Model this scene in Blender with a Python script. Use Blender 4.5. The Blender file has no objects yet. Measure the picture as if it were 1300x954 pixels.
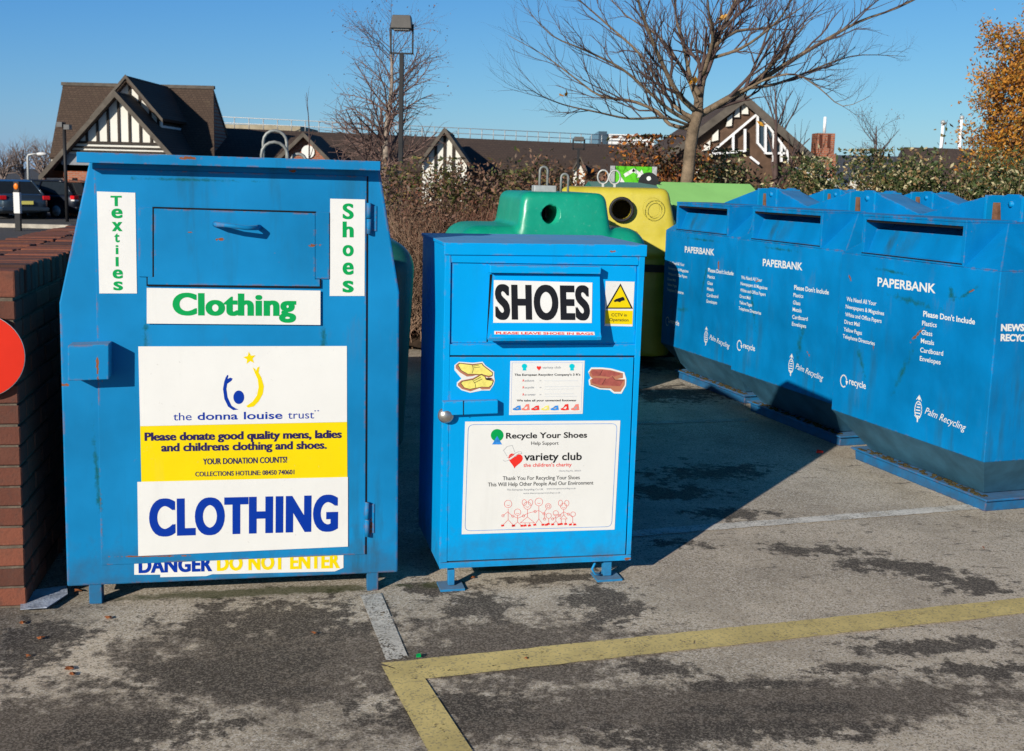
import bpy, math, random
import numpy as np
from mathutils import Vector, Matrix, noise
random.seed(7)
S = bpy.context.scene
C = S.collection
# ------------------------------------------------------------------ camera
FPX, HCAM = 1400.0, 1.59
PIT = math.atan(204 / FPX); ROL = .025
_R = Vector((1, 0, 0)); _U = Vector((0, math.sin(PIT), math.cos(PIT))); _F = Vector((0, math.cos(PIT), -math.sin(PIT)))
CR = _R * math.cos(ROL) + _U * math.sin(ROL); CU = _U * math.cos(ROL) - _R * math.sin(ROL)
cam = bpy.data.cameras.new('camera'); co = bpy.data.objects.new('camera', cam); C.objects.link(co); S.camera = co
cam.sensor_width = 36; cam.lens = 36 * FPX / 1300; cam.sensor_fit = 'HORIZONTAL'; cam.shift_y = -45 / 1300
cam.clip_start = .05; cam.clip_end = 3000
cam.dof.use_dof = True; cam.dof.focus_distance = 4.4; cam.dof.aperture_fstop = 9
M3 = Matrix((CR, CU, -_F)).transposed()
co.matrix_world = Matrix.Translation((0, 0, HCAM)) @ M3.to_4x4()
def ray(x, y): return _F + CR * ((x - 650) / FPX) + CU * ((432 - y) / FPX)
def G(x, y, z=0.0):
    d = ray(x, y); t = (z - HCAM) / d.z; return Vector((d.x * t, d.y * t, z))
def D(x, y, Y):
    d = ray(x, y); t = Y / d.y; return Vector((d.x * t, Y, HCAM + d.z * t))
def gz(Y):
    t = min(1, max(0, (Y - 13) / 16)); return -.35 * t * t * (3 - 2 * t)
# ------------------------------------------------------------------ scene tree helpers
def thing(name, label, cat, loc=(0, 0, 0), yaw=0, group=None):
    o = bpy.data.objects.new(name, None); C.objects.link(o); o.empty_display_size = .1
    o.location = loc; o.rotation_euler = (0, 0, yaw); tag(o, label, cat, group); return o
def tag(o, label, cat, group=None):
    o['label'] = label; o['category'] = cat
    if group: o['group'] = group
    return o
def kind(o, k='structure'):
    o['kind'] = k; return o
class MB:
    def __init__(s): s.v = []; s.f = []; s.m = []; s.sm = []
    def add(s, vs, fs, m=0, smooth=False):
        b = len(s.v); s.v += [tuple(v) for v in vs]
        for f in fs: s.f.append([b + i for i in f]); s.m.append(m); s.sm.append(smooth)
        return s
    def box(s, x0, x1, y0, y1, z0, z1, m=0):
        if x1 < x0: x0, x1 = x1, x0
        if y1 < y0: y0, y1 = y1, y0
        if z1 < z0: z0, z1 = z1, z0
        return s.add([(x0,y0,z0),(x1,y0,z0),(x1,y1,z0),(x0,y1,z0),(x0,y0,z1),(x1,y0,z1),(x1,y1,z1),(x0,y1,z1)],
              [(0,3,2,1),(4,5,6,7),(0,1,5,4),(1,2,6,5),(2,3,7,6),(3,0,4,7)], m)
    def hull8(s, a, b, m=0):      # two quads (same winding), a bottom / b top
        return s.add(list(a) + list(b), [(0,3,2,1),(4,5,6,7),(0,1,5,4),(1,2,6,5),(2,3,7,6),(3,0,4,7)], m)
    def prism(s, pts, y0, y1, m=0):   # polygon in xz, extruded from y0 (front) to y1 (back)
        A = sum(pts[i][0] * pts[(i+1) % len(pts)][1] - pts[(i+1) % len(pts)][0] * pts[i][1] for i in range(len(pts)))
        if A < 0: pts = list(pts)[::-1]
        n = len(pts)
        vs = [(p[0], y0, p[1]) for p in pts] + [(p[0], y1, p[1]) for p in pts]
        fs = [list(range(n)), list(range(2*n-1, n-1, -1))] + [(i, i+n, (i+1) % n + n, (i+1) % n) for i in range(n)]
        return s.add(vs, fs, m)
    def flat(s, pts, y, m=0):
        A = sum(pts[i][0] * pts[(i+1) % len(pts)][1] - pts[(i+1) % len(pts)][0] * pts[i][1] for i in range(len(pts)))
        if A < 0: pts = list(pts)[::-1]
        return s.add([(p[0], y, p[1]) for p in pts], [list(range(len(pts)))], m)
    def tube(s, path, rad, n=8, m=0, caps=True, closed=False):
        P = [Vector(p) for p in path]; L = len(P)
        if not isinstance(rad, (list, tuple)): rad = [rad] * L
        vs = []; ref = None
        for i in range(L):
            if closed: d = P[(i+1) % L] - P[i-1]
            else: d = P[min(i+1, L-1)] - P[max(i-1, 0)]
            if d.length < 1e-9: d = Vector((0, 0, 1))
            d.normalize()
            if ref is None: ref = Vector((1, 0, 0)) if abs(d.x) < .8 else Vector((0, 1, 0))
            u = (ref - d * ref.dot(d)).normalized(); ref = u; w = d.cross(u)
            for k in range(n):
                a = 2 * math.pi * k / n; vs.append(P[i] + (u * math.cos(a) + w * math.sin(a)) * rad[i])
        fs = []
        for i in range(L if closed else L - 1):
            j = (i + 1) % L
            for k in range(n): fs.append((i*n+k, i*n+(k+1) % n, j*n+(k+1) % n, j*n+k))
        if caps and not closed: fs.append(list(range(n))[::-1]); fs.append([(L-1)*n+k for k in range(n)])
        return s.add(vs, fs, m, True)
    def ball(s, c, r, m=0, nu=12, nv=8, sc=(1, 1, 1)):
        vs = [(c[0], c[1], c[2] - r * sc[2])]
        for j in range(1, nv):
            t = -math.pi/2 + math.pi * j / nv
            for i in range(nu):
                a = 2*math.pi*i/nu; vs.append((c[0]+r*sc[0]*math.cos(t)*math.cos(a), c[1]+r*sc[1]*math.cos(t)*math.sin(a), c[2]+r*sc[2]*math.sin(t)))
        vs.append((c[0], c[1], c[2] + r * sc[2])); top = len(vs) - 1
        fs = [(0, 1+(i+1) % nu, 1+i) for i in range(nu)] + [(top, 1+(nv-2)*nu+i, 1+(nv-2)*nu+(i+1) % nu) for i in range(nu)]
        for j in range(nv-2):
            for i in range(nu): fs.append((1+j*nu+i, 1+j*nu+(i+1) % nu, 1+(j+1)*nu+(i+1) % nu, 1+(j+1)*nu+i))
        return s.add(vs, fs, m, True)
    def disc(s, c, r, y, m=0, n=24, ry=None):
        ry = ry or r
        return s.flat([(c[0]+r*math.cos(2*math.pi*k/n), c[1]+ry*math.sin(2*math.pi*k/n)) for k in range(n)], y, m)
    def line(s, pts, w, y, m=0):      # thin flat stroke in the xz plane
        for a, b in zip(pts[:-1], pts[1:]):
            dx, dz = b[0]-a[0], b[1]-a[1]; l = math.hypot(dx, dz) or 1e-6; nx, nz = -dz/l*w/2, dx/l*w/2; ex, ez = dx/l*w*.3, dz/l*w*.3
            s.flat([(a[0]+nx-ex, a[1]+nz-ez), (a[0]-nx-ex, a[1]-nz-ez), (b[0]-nx+ex, b[1]-nz+ez), (b[0]+nx+ex, b[1]+nz+ez)], y, m)
        return s
    def xf(s, mat, start=0):
        for i in range(start, len(s.v)): s.v[i] = tuple(mat @ Vector(s.v[i]))
        return s
def part(name, mb, mats, parent=None, bevel=0, seg=2, loc=None):
    me = bpy.data.meshes.new(name); me.from_pydata(mb.v, [], mb.f)
    for m in (mats if isinstance(mats, (list, tuple)) else [mats]): me.materials.append(m)
    me.polygons.foreach_set('material_index', mb.m); me.polygons.foreach_set('use_smooth', mb.sm); me.update()
    o = bpy.data.objects.new(name, me); C.objects.link(o)
    if parent: o.parent = parent
    if loc: o.location = loc
    if bevel:
        b = o.modifiers.new('bevel', 'BEVEL'); b.width = bevel; b.segments = seg; b.limit_method = 'ANGLE'; b.angle_limit = .5; b.harden_normals = False
    return o
# ------------------------------------------------------------------ materials
class NT:
    def __init__(s, name):
        s.mat = bpy.data.materials.new(name); s.mat.use_nodes = True; s.t = s.mat.node_tree; s.b = s.t.nodes['Principled BSDF']
    def n(s, typ, **kw):
        nd = s.t.nodes.new('ShaderNode' + typ)
        for k, v in kw.items():
            if k[0] == '_': setattr(nd, k[1:], v)
            else:
                key = int(k[1:]) if k[0] == 'i' and k[1:].isdigit() else k.replace('_', ' ')
                s.put(nd.inputs[key], v)
        return nd
    def put(s, sock, v):
        if isinstance(v, bpy.types.NodeSocket): s.t.links.new(v, sock)
        elif isinstance(v, bpy.types.Node): s.t.links.new(v.outputs[0], sock)
        else: sock.default_value = v
    def math(s, op, a, b=0.0, clamp=False): return s.n('Math', _operation=op, i0=a, i1=b, _use_clamp=clamp).outputs[0]
    def noise(s, scale, detail=4, rough=.55, vec=None, dist=0):
        nd = s.n('TexNoise', Scale=scale, Detail=detail, Roughness=rough, Distortion=dist)
        if vec is not None: s.put(nd.inputs['Vector'], vec)
        return nd.outputs['Fac']
    def ramp(s, fac, a, b, c0=(0, 0, 0, 1), c1=(1, 1, 1, 1)):
        r = s.n('ValToRGB', Fac=fac); r.color_ramp.elements[0].position = a; r.color_ramp.elements[1].position = b
        r.color_ramp.elements[0].color = c0; r.color_ramp.elements[1].color = c1; return r.outputs[0]
    def mix(s, fac, a, b, mode='MIX'):
        m = s.n('Mix', _data_type='RGBA', _blend_type=mode); s.put(m.inputs['Factor'], fac)
        s.put(m.inputs[6], a); s.put(m.inputs[7], b); return m.outputs[2]
    def coord(s, which='Object'): return s.n('TexCoord').outputs[which]
    def mapv(s, vec, scale=(1, 1, 1), loc=(0, 0, 0), rot=(0, 0, 0)):
        return s.n('Mapping', Vector=vec, Scale=scale, Location=loc, Rotation=rot).outputs[0]
    def bump(s, h, strength=.3, dist=.01):
        s.put(s.b.inputs['Normal'], s.n('Bump', Height=h, Strength=strength, Distance=dist))
    def bc(s, v): s.put(s.b.inputs['Base Color'], v); return s
    def ro(s, v): s.put(s.b.inputs['Roughness'], v); return s
def c4(c, k=1): return (c[0]*k, c[1]*k, c[2]*k, 1)
def simple(name, col, rough=.6, metal=0, var=.12, scale=8, bump=0, spec=.22):
    t = NT(name); co_ = t.coord()
    f = t.noise(scale, 5, .6, co_)
    t.bc(t.mix(t.ramp(f, .3, .7), c4(col, 1-var), c4(col, 1+var)))
    t.b.inputs['Roughness'].default_value = rough; t.b.inputs['Metallic'].default_value = metal; t.b.inputs['Specular IOR Level'].default_value = spec
    if bump: t.bump(t.noise(scale*6, 4, .6, co_), bump, .01)
    return t.mat
def paint(name, col, rough=.42, rust=.5, dirt=.5, fade=.12, spots=(), edge=True, dirtcol=(.02, .07, .09), foot=.25, smears=(), dent=.012, dust=1.0):
    """painted steel: faded patches, run-off streaks, chipped rusty edges, a few named rust marks"""
    t = NT(name); v = t.coord()
    big = t.noise(2.3, 4, .55, v)
    col_ = t.mix(t.ramp(big, .3, .72), c4(col, 1-fade), c4([min(1, x*(1+fade)) for x in col]))
    st = t.noise(9, 5, .65, t.mapv(v, (1, 1, .12)))
    st2 = t.noise(1.7, 3, .5, v)
    stk = t.math('MULTIPLY', t.ramp(st, .52, .72), t.ramp(st2, .45, .7))
    col_ = t.mix(t.math('MULTIPLY', stk, dirt), col_, c4(dirtcol))
    fine = t.noise(42, 5, .7, v)
    sc_ = t.math('MULTIPLY', t.ramp(t.noise(5.5, 6, .7, t.mapv(v, (1.6, 1, .35), (3, 1, 5), (0, .5, 0))), .60, .66), t.ramp(t.noise(2.6, 2, .5, v), .45, .62)); col_ = t.mix(t.math('MULTIPLY', sc_, dirt*.55), col_, c4([min(1, x*.75+.03) for x in col]))
    col_ = t.mix(t.math('MULTIPLY', t.ramp(fine, .6, .8), .16), col_, c4([min(1, x*1.25+.008) for x in col]))
    # soiling rising from the foot of the steel
    z = t.n('SeparateXYZ', Vector=v).outputs[2]
    low = t.math('SUBTRACT', t.math('MULTIPLY', t.noise(14, 4, .6, v), foot*1.3), t.math('MULTIPLY', z, .7), True)
    col_ = t.mix(t.math('MULTIPLY', low, 3.0, True), col_, (.05, .045, .035, 1))
    m = None
    if edge:
        bv = t.n('Bevel', _samples=3, Radius=.012); g = t.n('NewGeometry')
        d = t.n('VectorMath', _operation='DOT_PRODUCT'); t.put(d.inputs[0], bv.outputs[0]); t.put(d.inputs[1], g.outputs['Normal'])
        e = t.math('SUBTRACT', 1.0, d.outputs['Value'])
        m = t.math('MULTIPLY', t.ramp(e, .01, .08), t.ramp(t.noise(11, 6, .75, v), .56-.1*rust+.02, .60-.1*rust+.06))
        m = t.math('MULTIPLY', m, rust, True)
    sp = t.math('MULTIPLY', t.ramp(t.noise(16, 6, .7, v), .70, .73), t.ramp(t.noise(2.1, 2, .5, v), .5, .6))
    sp = t.math('MULTIPLY', sp, rust)
    m = sp if m is None else t.math('MAXIMUM', m, sp)
    for (cx, cz, rx, rz, ang) in spots:
        w = t.mapv(v, (1, 1, 1), (-cx, 0, -cz)); w = t.mapv(w, (1, 0, 1), (0, 0, 0), (0, ang, 0)); w = t.mapv(w, (1/rx, 0, 1/rz))
        ln = t.n('VectorMath', _operation='LENGTH', i0=w).outputs['Value']
        k = t.math('SUBTRACT', t.math('ADD', 1.0, t.math('MULTIPLY', t.math('SUBTRACT', t.noise(46, 6, .75, v), .5), 6.0)), ln)
        m = t.math('MAXIMUM', m, t.math('MULTIPLY', k, 4.0, True))
    for (cx, cz, rx, rz, ang) in smears:
        w = t.mapv(v, (1, 1, 1), (-cx, 0, -cz)); w = t.mapv(w, (1, 0, 1), (0, 0, 0), (0, ang, 0)); w = t.mapv(w, (1/rx, 0, 1/rz))
        ln = t.n('VectorMath', _operation='LENGTH', i0=w).outputs['Value']
        k = t.math('SUBTRACT', t.math('ADD', 1.0, t.math('MULTIPLY', t.math('SUBTRACT', t.noise(22, 6, .75, v), .5), 5.0)), ln)
        col_ = t.mix(t.math('MULTIPLY', k, .9, True), col_, (.006, .10, .13, 1))
    # dust and bird lime settled on what faces the sky
    nz_ = t.n('SeparateXYZ', Vector=t.n('NewGeometry').outputs['True Normal']).outputs[2]
    up_ = t.math('MULTIPLY', t.math('MULTIPLY', t.math('SUBTRACT', nz_, .75, True), 3.2*dust, True), t.math('ADD', t.math('MULTIPLY', t.noise(5, 6, .7, v), .9), .05))
    col_ = t.mix(up_, col_, (.30, .31, .31, 1))
    rc = t.mix(t.noise(60, 4, .6, v), (.09, .035, .018, 1), (.36, .12, .04, 1))
    t.bc(t.mix(m, col_, rc))
    r = t.math('ADD', t.math('MULTIPLY', t.noise(6, 4, .6, v), .22), rough-.1)
    t.ro(t.math('ADD', r, t.math('MULTIPLY', m, .35)))
    t.b.inputs['Specular IOR Level'].default_value = .09
    h = t.math('ADD', t.math('MULTIPLY', t.noise(3.2, 2, .5, v), 1.0), t.math('MULTIPLY', fine, .05))
    t.bump(h, .25 if dent < .02 else .5, dent)
    return t.mat
M = {}
M['cl'] = paint('faded blue paint', (.006, .19, .43), .5, .85, .75, .2, [(.80, 1.335, .022, .005, .1), (.47, 1.352, .014, .004, 0), (.36, 1.375, .012, .003, 0), (.047, .90, .004, .05, 0), (-.085, .825, .02, .005, 0), (.37, 1.635, .035, .005, 0), (.72, 1.60, .012, .004, 0), (-.10, .25, .005, .03, 0), (.22, .178, .12, .0025, -.03), (.60, .10, .10, .004, 0), (1.01, .26, .006, .03, 0)], smears=[(.20, 1.0, .012, .07, 0), (.83, 1.0, .012, .07, 0), (.35, 1.56, .2, .006, 0), (.02, .5, .01, .2, .05)])
M['sh'] = paint('bright blue paint', (.001, .31, .70), .36, .55, .35, .07, [(.60, 1.325, .012, .004, 0), (.03, .08, .01, .006, 0), (.30, .085, .06, .003, 0), (.72, .09, .02, .005, 0), (.24, 1.065, .012, .003, 0)])
M['pb'] = paint('weathered blue paint', (.001, .172, .43), .5, .6, 1.0, .22,
                [(.712, .835, .055, .008, .75), (.093, 1.08, .024, .006, -.81), (.355, .713, .004, .012, 0), (1.09, 1.105, .02, .004, .4)],
                dent=.05, dust=.45, smears=[(.48, 1.145, .16, .012, -.03), (.64, 1.005, .20, .018, -.08), (1.06, 1.09, .07, .01, .5), (.25, .62, .02, .13, .5), (.62, .62, .02, .15, -.5), (.95, 1.07, .03, .04, .3)])
M['pbside'] = paint('weathered light blue paint', (.001, .22, .5), .42, .6, .4, .15)
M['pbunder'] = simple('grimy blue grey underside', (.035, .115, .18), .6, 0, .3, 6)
M['rusty'] = simple('rusty steel', (.16, .075, .04), .85, 0, .5, 20, .3)
def vinyl(name, col):
    t = NT(name); v = t.coord(); x = t.mix(t.ramp(t.noise(3, 5, .6, v), .35, .7), c4(col, .95), c4(col))
    st = t.math('MULTIPLY', t.ramp(t.noise(14, 5, .7, t.mapv(v, (1, 1, .1))), .55, .75), t.ramp(t.noise(2, 3, .5, v), .42, .65))
    x = t.mix(t.math('MULTIPLY', st, .16), x, (.30, .27, .22, 1)); x = t.mix(t.math('MULTIPLY', t.ramp(t.noise(55, 4, .75, v), .66, .72), .35), x, (.35, .33, .3, 1))
    t.bc(x); t.b.inputs['Roughness'].default_value = .4; t.b.inputs['Specular IOR Level'].default_value = .25; t.bump(t.noise(6, 3, .5, v), .25, .01); return t.mat
M['white'] = vinyl('white vinyl', (.72, .715, .69))
M['yel'] = vinyl('yellow vinyl', (.78, .60, .0))
M['green'] = simple('green ink', (.0, .30, .07), .4, 0, .02)
M['navy'] = simple('blue ink', (.0, .03, .30), .4, 0, .02)
M['dnavy'] = simple('dark purple ink', (.02, .012, .08), .4, 0, .02)
M['ink'] = simple('black ink', (.012, .012, .014), .4, 0, .05)
M['grey'] = simple('grey ink', (.35, .36, .38), .5, 0, .02)
M['red'] = simple('red ink', (.72, .03, .02), .45, 0, .05)
M['pink'] = simple('pale red ink', (.75, .2, .16), .45, 0, .05)
M['teal'] = simple('turquoise ink', (.0, .5, .58), .45, 0, .05)
M['lyel'] = simple('pale yellow ink', (.75, .66, .16), .45, 0, .15, 60)
M['brown'] = simple('dull red brown ink', (.33, .085, .07), .45, 0, .2, 60)
M['tan'] = simple('tan ink', (.42, .17, .10), .45, 0, .1)
M['dark'] = simple('dark void', (.006, .006, .007), .9)
M['steel'] = simple('dull steel', (.42, .41, .39), .35, .8, .2, 30)
M['galv'] = simple('galvanised steel', (.42, .43, .43), .5, .3, .2, 20)
M['black'] = simple('black painted metal', (.02, .02, .022), .5, 0, .2)
M['rubber'] = simple('rubber', (.015, .015, .016), .8)

# ------------------------------------------------------------------ lettering
_tc = {}
def glyphs(s, off=0.0, shear=0.0, space=1.0):
    k = (s, off, shear, space)
    if k in _tc: return _tc[k]
    cu = bpy.data.curves.new('t', 'FONT'); cu.body = s; cu.offset = off; cu.shear = shear; cu.resolution_u = 6 if len(s) < 10 else 3; cu.space_character = space
    o = bpy.data.objects.new('t', cu); C.objects.link(o)
    dg = bpy.context.evaluated_depsgraph_get(); ev = o.evaluated_get(dg); me = ev.to_mesh()
    vs = [(v.co.x, v.co.y) for v in me.vertices]; fs = [tuple(p.vertices) for p in me.polygons]
    ev.to_mesh_clear(); bpy.data.objects.remove(o); bpy.data.curves.remove(cu)
    _tc[k] = (vs, fs); return _tc[k]
def write(mb, fr, s, x0, y0, x1, y1, h, y, m=0, off=0.0, heavy=0, shear=0.0, box=False, space=1.0):
    """set the words s on a plane of frame fr; ink runs from photo point (x0,y0) to (x1,y1) on the baseline"""
    vs, fs = glyphs(s, off, shear, space)
    if not vs: return
    xa = min(v[0] for v in vs); xb = max(v[0] for v in vs)
    if box: ya = min(v[1] for v in vs); yb = max(v[1] for v in vs)
    else:
        hv = glyphs('H', off)[0]; ya = min(v[1] for v in hv); yb = max(v[1] for v in hv)
    P0 = Vector(fr.loc(x0, y0, y)); P1 = Vector(fr.loc(x1, y1, y)); U = Vector(fr.loc(x0, y0-h, y)) - P0
    U.x *= .5
    n = 1 + 2 * (1 if heavy else 0)
    for i in range(n):
        dx = 0 if n == 1 else (i - 1) * heavy * (xb - xa)
        pts = []
        for (gx, gy) in vs:
            q = P0 + (P1-P0) * ((gx - xa + dx) / (xb - xa)) + U * ((gy - ya) / (yb - ya)); pts.append((q.x, y - .0001*i, q.y))
        mb.add(pts, fs, m)
class Frame:
    def __init__(s, ox, oy, yaw):
        s.o = Vector((ox, oy, 0)); s.yaw = yaw; s.u = Vector((math.cos(yaw), math.sin(yaw), 0)); s.n = Vector((-math.sin(yaw), math.cos(yaw), 0))
    def loc(s, x, y, yo=0.0):
        d = ray(x, y); p0 = Vector((0, 0, HCAM)); o = s.o + s.n * yo
        t = (o - p0).dot(s.n) / d.dot(s.n); p = p0 + d * t - s.o
        return (p.dot(s.u), p.z)
    def pts(s, L, yo=0.0): return [s.loc(a, b, yo) for a, b in L]
def zs(L, sc, ox, oy): return [(a/sc+ox, b/sc+oy) for a, b in L]
def sticker(name, fr, quad, parent, mats, draw, y=0.0, th=.0015):
    """a printed sheet lying on the surface y of the frame; draw(mb, yprint) sets its print"""
    b = MB(); b.prism(fr.pts(quad, y), y - th, y - .0002, 0)
    s = part(name, b, mats[0], parent)
    if draw:
        l = MB(); draw(l, y - th - .0006); part('lettering', l, mats, s)
    return s
# ================================================================== CLOTHING BANK
a = G(121, 768); b = G(473, 751); yaw = math.atan2(b.y-a.y, b.x-a.x)
F1 = Frame(a.x, a.y, yaw)
cb = thing('clothing_bank', 'large faded blue clothing bank with a white CLOTHING poster, beside the brick wall', 'clothing bank', (a.x, a.y, 0), yaw)
L = F1.loc
out = F1.pts([(113, 206), (482, 214), (507, 372), (505, 727), (85, 745), (75, 385)])
m = MB(); m.prism(out, 0, .82, 0)
part('body', m, M['cl'], cb, .006)
m = MB(); m.prism(F1.pts([(119, 214), (465.5, 224), (463.5, 704), (128.5, 718)], -.004), -.004, -.0002)
door = part('door', m, M['cl'], cb, .0015)
m = MB(); m.prism(F1.pts([(466, 224), (467.6, 224), (465.6, 704), (464, 704)]), -.0012, -.0002); part('door_gap', m, M['dark'], cb)
# chute
m = MB(); m.prism(F1.pts([(176, 263), (194.5, 264), (194.5, 352), (176, 351.5)], -.01), -.010, -.0042); part('chute_flange', m, M['cl'], door, .001); m = MB()
m.prism(F1.pts([(400, 269), (418, 270), (418, 354.5), (399, 354)], -.01), -.010, -.0042); part('chute_flange', m, M['cl'], door, .001)
m = MB(); m.prism(F1.pts([(193.5, 262.8), (401, 268.8), (401, 270.5), (195.2, 264.4), (195.2, 352), (193.5, 352)], -.0102), -.0112, -.0042)
m.prism(F1.pts([(186, 352), (187.3, 352), (187.3, 361.5), (406, 364.2), (406, 355), (407.4, 355), (407.4, 366), (186, 363.3)], -.0102), -.0112, -.0042); part('chute_gap', m, M['dark'], door)
m = MB(); m.prism(F1.pts([(195.5, 265), (400, 271), (400, 355), (406, 355), (406, 364), (187.5, 361.5), (187.5, 352), (195.5, 352)], -.012), -.012, -.0042)
dr = part('chute_drawer', m, M['cl'], door, .001)
m = MB(); xa, za = L(273, 285, -.02); xb, zb = L(329, 289, -.02)
pp = [(xa, -.012, za), (xa+.01, -.05, za), (xa+.04, -.075, za)] + [(xb-.04, -.075, zb), (xb-.01, -.05, zb), (xb, -.012, zb)]
m.tube(pp, [.010, .009, .008, .008, .009, .010], 10); part('handle', m, M['cl'], door)
# padlock box
q = F1.pts([(86, 439), (138, 437.5), (138, 482), (86, 484)], -.085)
m = MB(); m.prism(q, -.085, -.0045); part('lock_box', m, M['cl'], cb, .003)
for (xx, ya_, yb_) in ((468.5, 258, 297), (466, 638, 681)):
    m = MB(); x0, z0 = L(xx, ya_, -.01); x1, z1 = L(xx, yb_, -.01)
    zm = (z0+z1)/2; m.tube([(x0, -.012, z0), (x0, -.012, zm+.002)], .009, 10); m.tube([(x1, -.012, zm-.002), (x1, -.012, z1)], .009, 10)
    m.box(x0-.004, x0+.028, -.004, -.0005, z1+.01, z0-.01); part('hinge', m, M['cl'], cb)
# lid
m = MB(); t = F1.pts([(97, 193), (483, 205), (483, 217), (97, 206.5)], -.078)
m.prism(t, -.078, -.038)
x0, x1, z0, z1 = t[0][0], t[1][0], t[0][1], t[1][1]
m.hull8([(x0, -.037, t[0][1]-.012), (x1, -.037, t[1][1]-.012), (x1, .85, t[1][1]+.0), (x0, .85, t[0][1]+.0)],
        [(x0, -.037, t[0][1]-.002), (x1, -.037, t[1][1]-.002), (x1, .85, t[1][1]+.012), (x0, .85, t[0][1]+.012)])
part('lid', m, M['cl'], cb, .002)
for (xp0, xp1, yp) in ((113, 129.5, 769.5), (466, 480.5, 751.5)):
    xa, za = L(xp0, yp, 0.0); xb, zb = L(xp1, yp, 0.0)
    m = MB(); m.box(xa, xb, .006, .055, 0, .09); part('leg', m, M['cl'], cb, .003)
    m = MB(); m.box(xa, xb, .72, .77, 0, .09); part('leg', m, M['cl'], cb, .003)
W = M['white']
Z1 = lambda L_: zs(L_, 2.826, 60, 170)
def d_tex(l, y):
    for ch, x0, x1, yb, yt in (('T', 141, 154, 262, 248.8), ('e', 142, 155, 277.4, 265), ('x', 142.5, 155, 293.8, 282), ('t', 145.5, 151.5, 308, 296.5), ('i', 146.7, 150.5, 323, 311.5),
                               ('l', 146.8, 150.6, 338.5, 326.5), ('e', 143.5, 155.5, 354, 342.3), ('s', 144.5, 155.5, 369, 357.5)):
        write(l, F1, ch, x0, yb, x1, yb, yb-yt, y, 1, .018, .045 if ch not in 'il' else 0, box=True)
sticker('textiles_label', F1, Z1([(178, 207), (316, 212), (322, 573), (187, 573)]), door, [W, M['green']], d_tex, -.0042)
def d_sho(l, y):
    for ch, yt, yb in (('S', 258.5, 278.6), ('h', 281.5, 301.6), ('o', 311.3, 325.7), ('e', 333.5, 349.2), ('s', 356.5, 371.7)):
        write(l, F1, ch, 435.5, yb, 448.3, yb, yb-yt, y, 1, .018, .05, box=True)
sticker('shoes_label', F1, Z1([(1015, 233), (1140, 236), (1138, 582), (1013, 582)]), door, [W, M['green']], d_sho, -.0042)
def d_clo(l, y): write(l, F1, 'Clothing', 220, 400.5, 375, 401.5, 28.5, y, 1, .03, .006, space=1.06)
sticker('clothing_label', F1, Z1([(357, 553), (980, 563), (980, 686), (357, 681)]), door, [W, M['green']], d_clo, -.0126)
# the charity poster in three sheets
Z7 = lambda L_: zs(L_, 4.643, 170, 440)
def d_don(l, y):
    P = lambda L_: F1.pts(Z7(L_), y)
    cx, cy, R_ = 316.9, 455, 8.2
    st = []
    for k in range(10):
        a_ = math.radians(-90 + 36*k - 8); r_ = R_ if k % 2 == 0 else R_*.45
        st.append((cx + r_*math.cos(a_), cy + r_*math.sin(a_)))
    l.flat(F1.pts(st, y), y, 2)
    l.flat(P([(700, 125), (714, 132), (720, 145), (728, 124), (740, 119), (738, 135), (735, 155), (752, 185), (766, 235), (760, 280), (735, 325), (705, 355), (672, 361), (662, 352), (700, 325), (725, 290), (735, 240), (730, 195), (712, 155)]), y, 2)
    l.flat(P([(550, 168), (557, 172), (552, 192), (568, 184), (582, 190), (575, 203), (550, 220), (545, 250), (552, 300), (575, 350), (600, 366), (617, 372), (585, 376), (555, 355), (533, 310), (525, 250), (532, 210), (540, 185)]), y, 1)
    e = [(618 + 32*math.cos(k*.3), 300 + 40*math.sin(k*.3)) for k in range(21)]
    l.flat(P(e), y, 1)
    for s_, x0, x1, o_ in (('the', 220, 243.2, 0), ('donna', 250.8, 301.8, .016), ('louise', 309.6, 358.5, .016), ('trust', 365.6, 398.7, 0)):
        f = lambda x: 534 - (x-220)*.0145
        write(l, F1, s_, x0, f(x0), x1, f(x1), 9.6, y, 1, o_)
    write(l, F1, '..', 399, 522.5, 405, 522.3, 8, y, 1, 0)
sticker('charity_poster', F1, [(175.6, 440), (440.3, 439.5), (440.5, 535.8), (178, 541.2)], door, [W, M['navy'], M['yel']], d_don, -.0042)
def d_ple(l, y):
    write(l, F1, 'Please donate good quality mens, ladies', 184, 560, 433.4, 556.3, 10.6, y, 1, .017, .0022)
    write(l, F1, 'and childrens clothing and shoes.', 205, 573.6, 414.5, 570, 10.6, y, 1, .017, .0022)
    write(l, F1, 'YOUR DONATION COUNTS!', 257.7, 590.1, 364.3, 587.5, 7.6, y, 1, .012, .002)
    write(l, F1, 'COLLECTIONS HOTLINE: 08450 740601', 248, 605.2, 373.5, 602.4, 5.9, y, 1, .008, .0012)
sticker('yellow_notice', F1, [(178, 541.4), (440.5, 536), (441, 606), (179.5, 611.8)], door, [M['yel'], M['dnavy']], d_ple, -.0042)
def d_cloth(l, y): write(l, F1, 'CLOTHING', 191, 681.5, 427.5, 674.5, 47.5, y, 1, .03, .0062, space=1.10)
sticker('clothing_poster', F1, [(174.4, 612), (441.7, 605.8), (441.7, 694), (175.6, 706)], door, [W, M['navy']], d_cloth, -.0058)
def d_dan(l, y):
    write(l, F1, 'DANGER', 176.5, 728, 269, 725.5, 19, y, 1, .028, .006, space=1.06)
    write(l, F1, 'DO NOT ENTER', 276, 725.2, 431, 721.5, 19, y, 2, .028, .004, space=1.06)
sticker('danger_label', F1, [(170.5, 712), (436, 700), (436, 721), (425, 725.5), (276, 729), (170.5, 729.8)], cb, [W, M['navy'], M['yel']], d_dan, -.0003)
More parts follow.
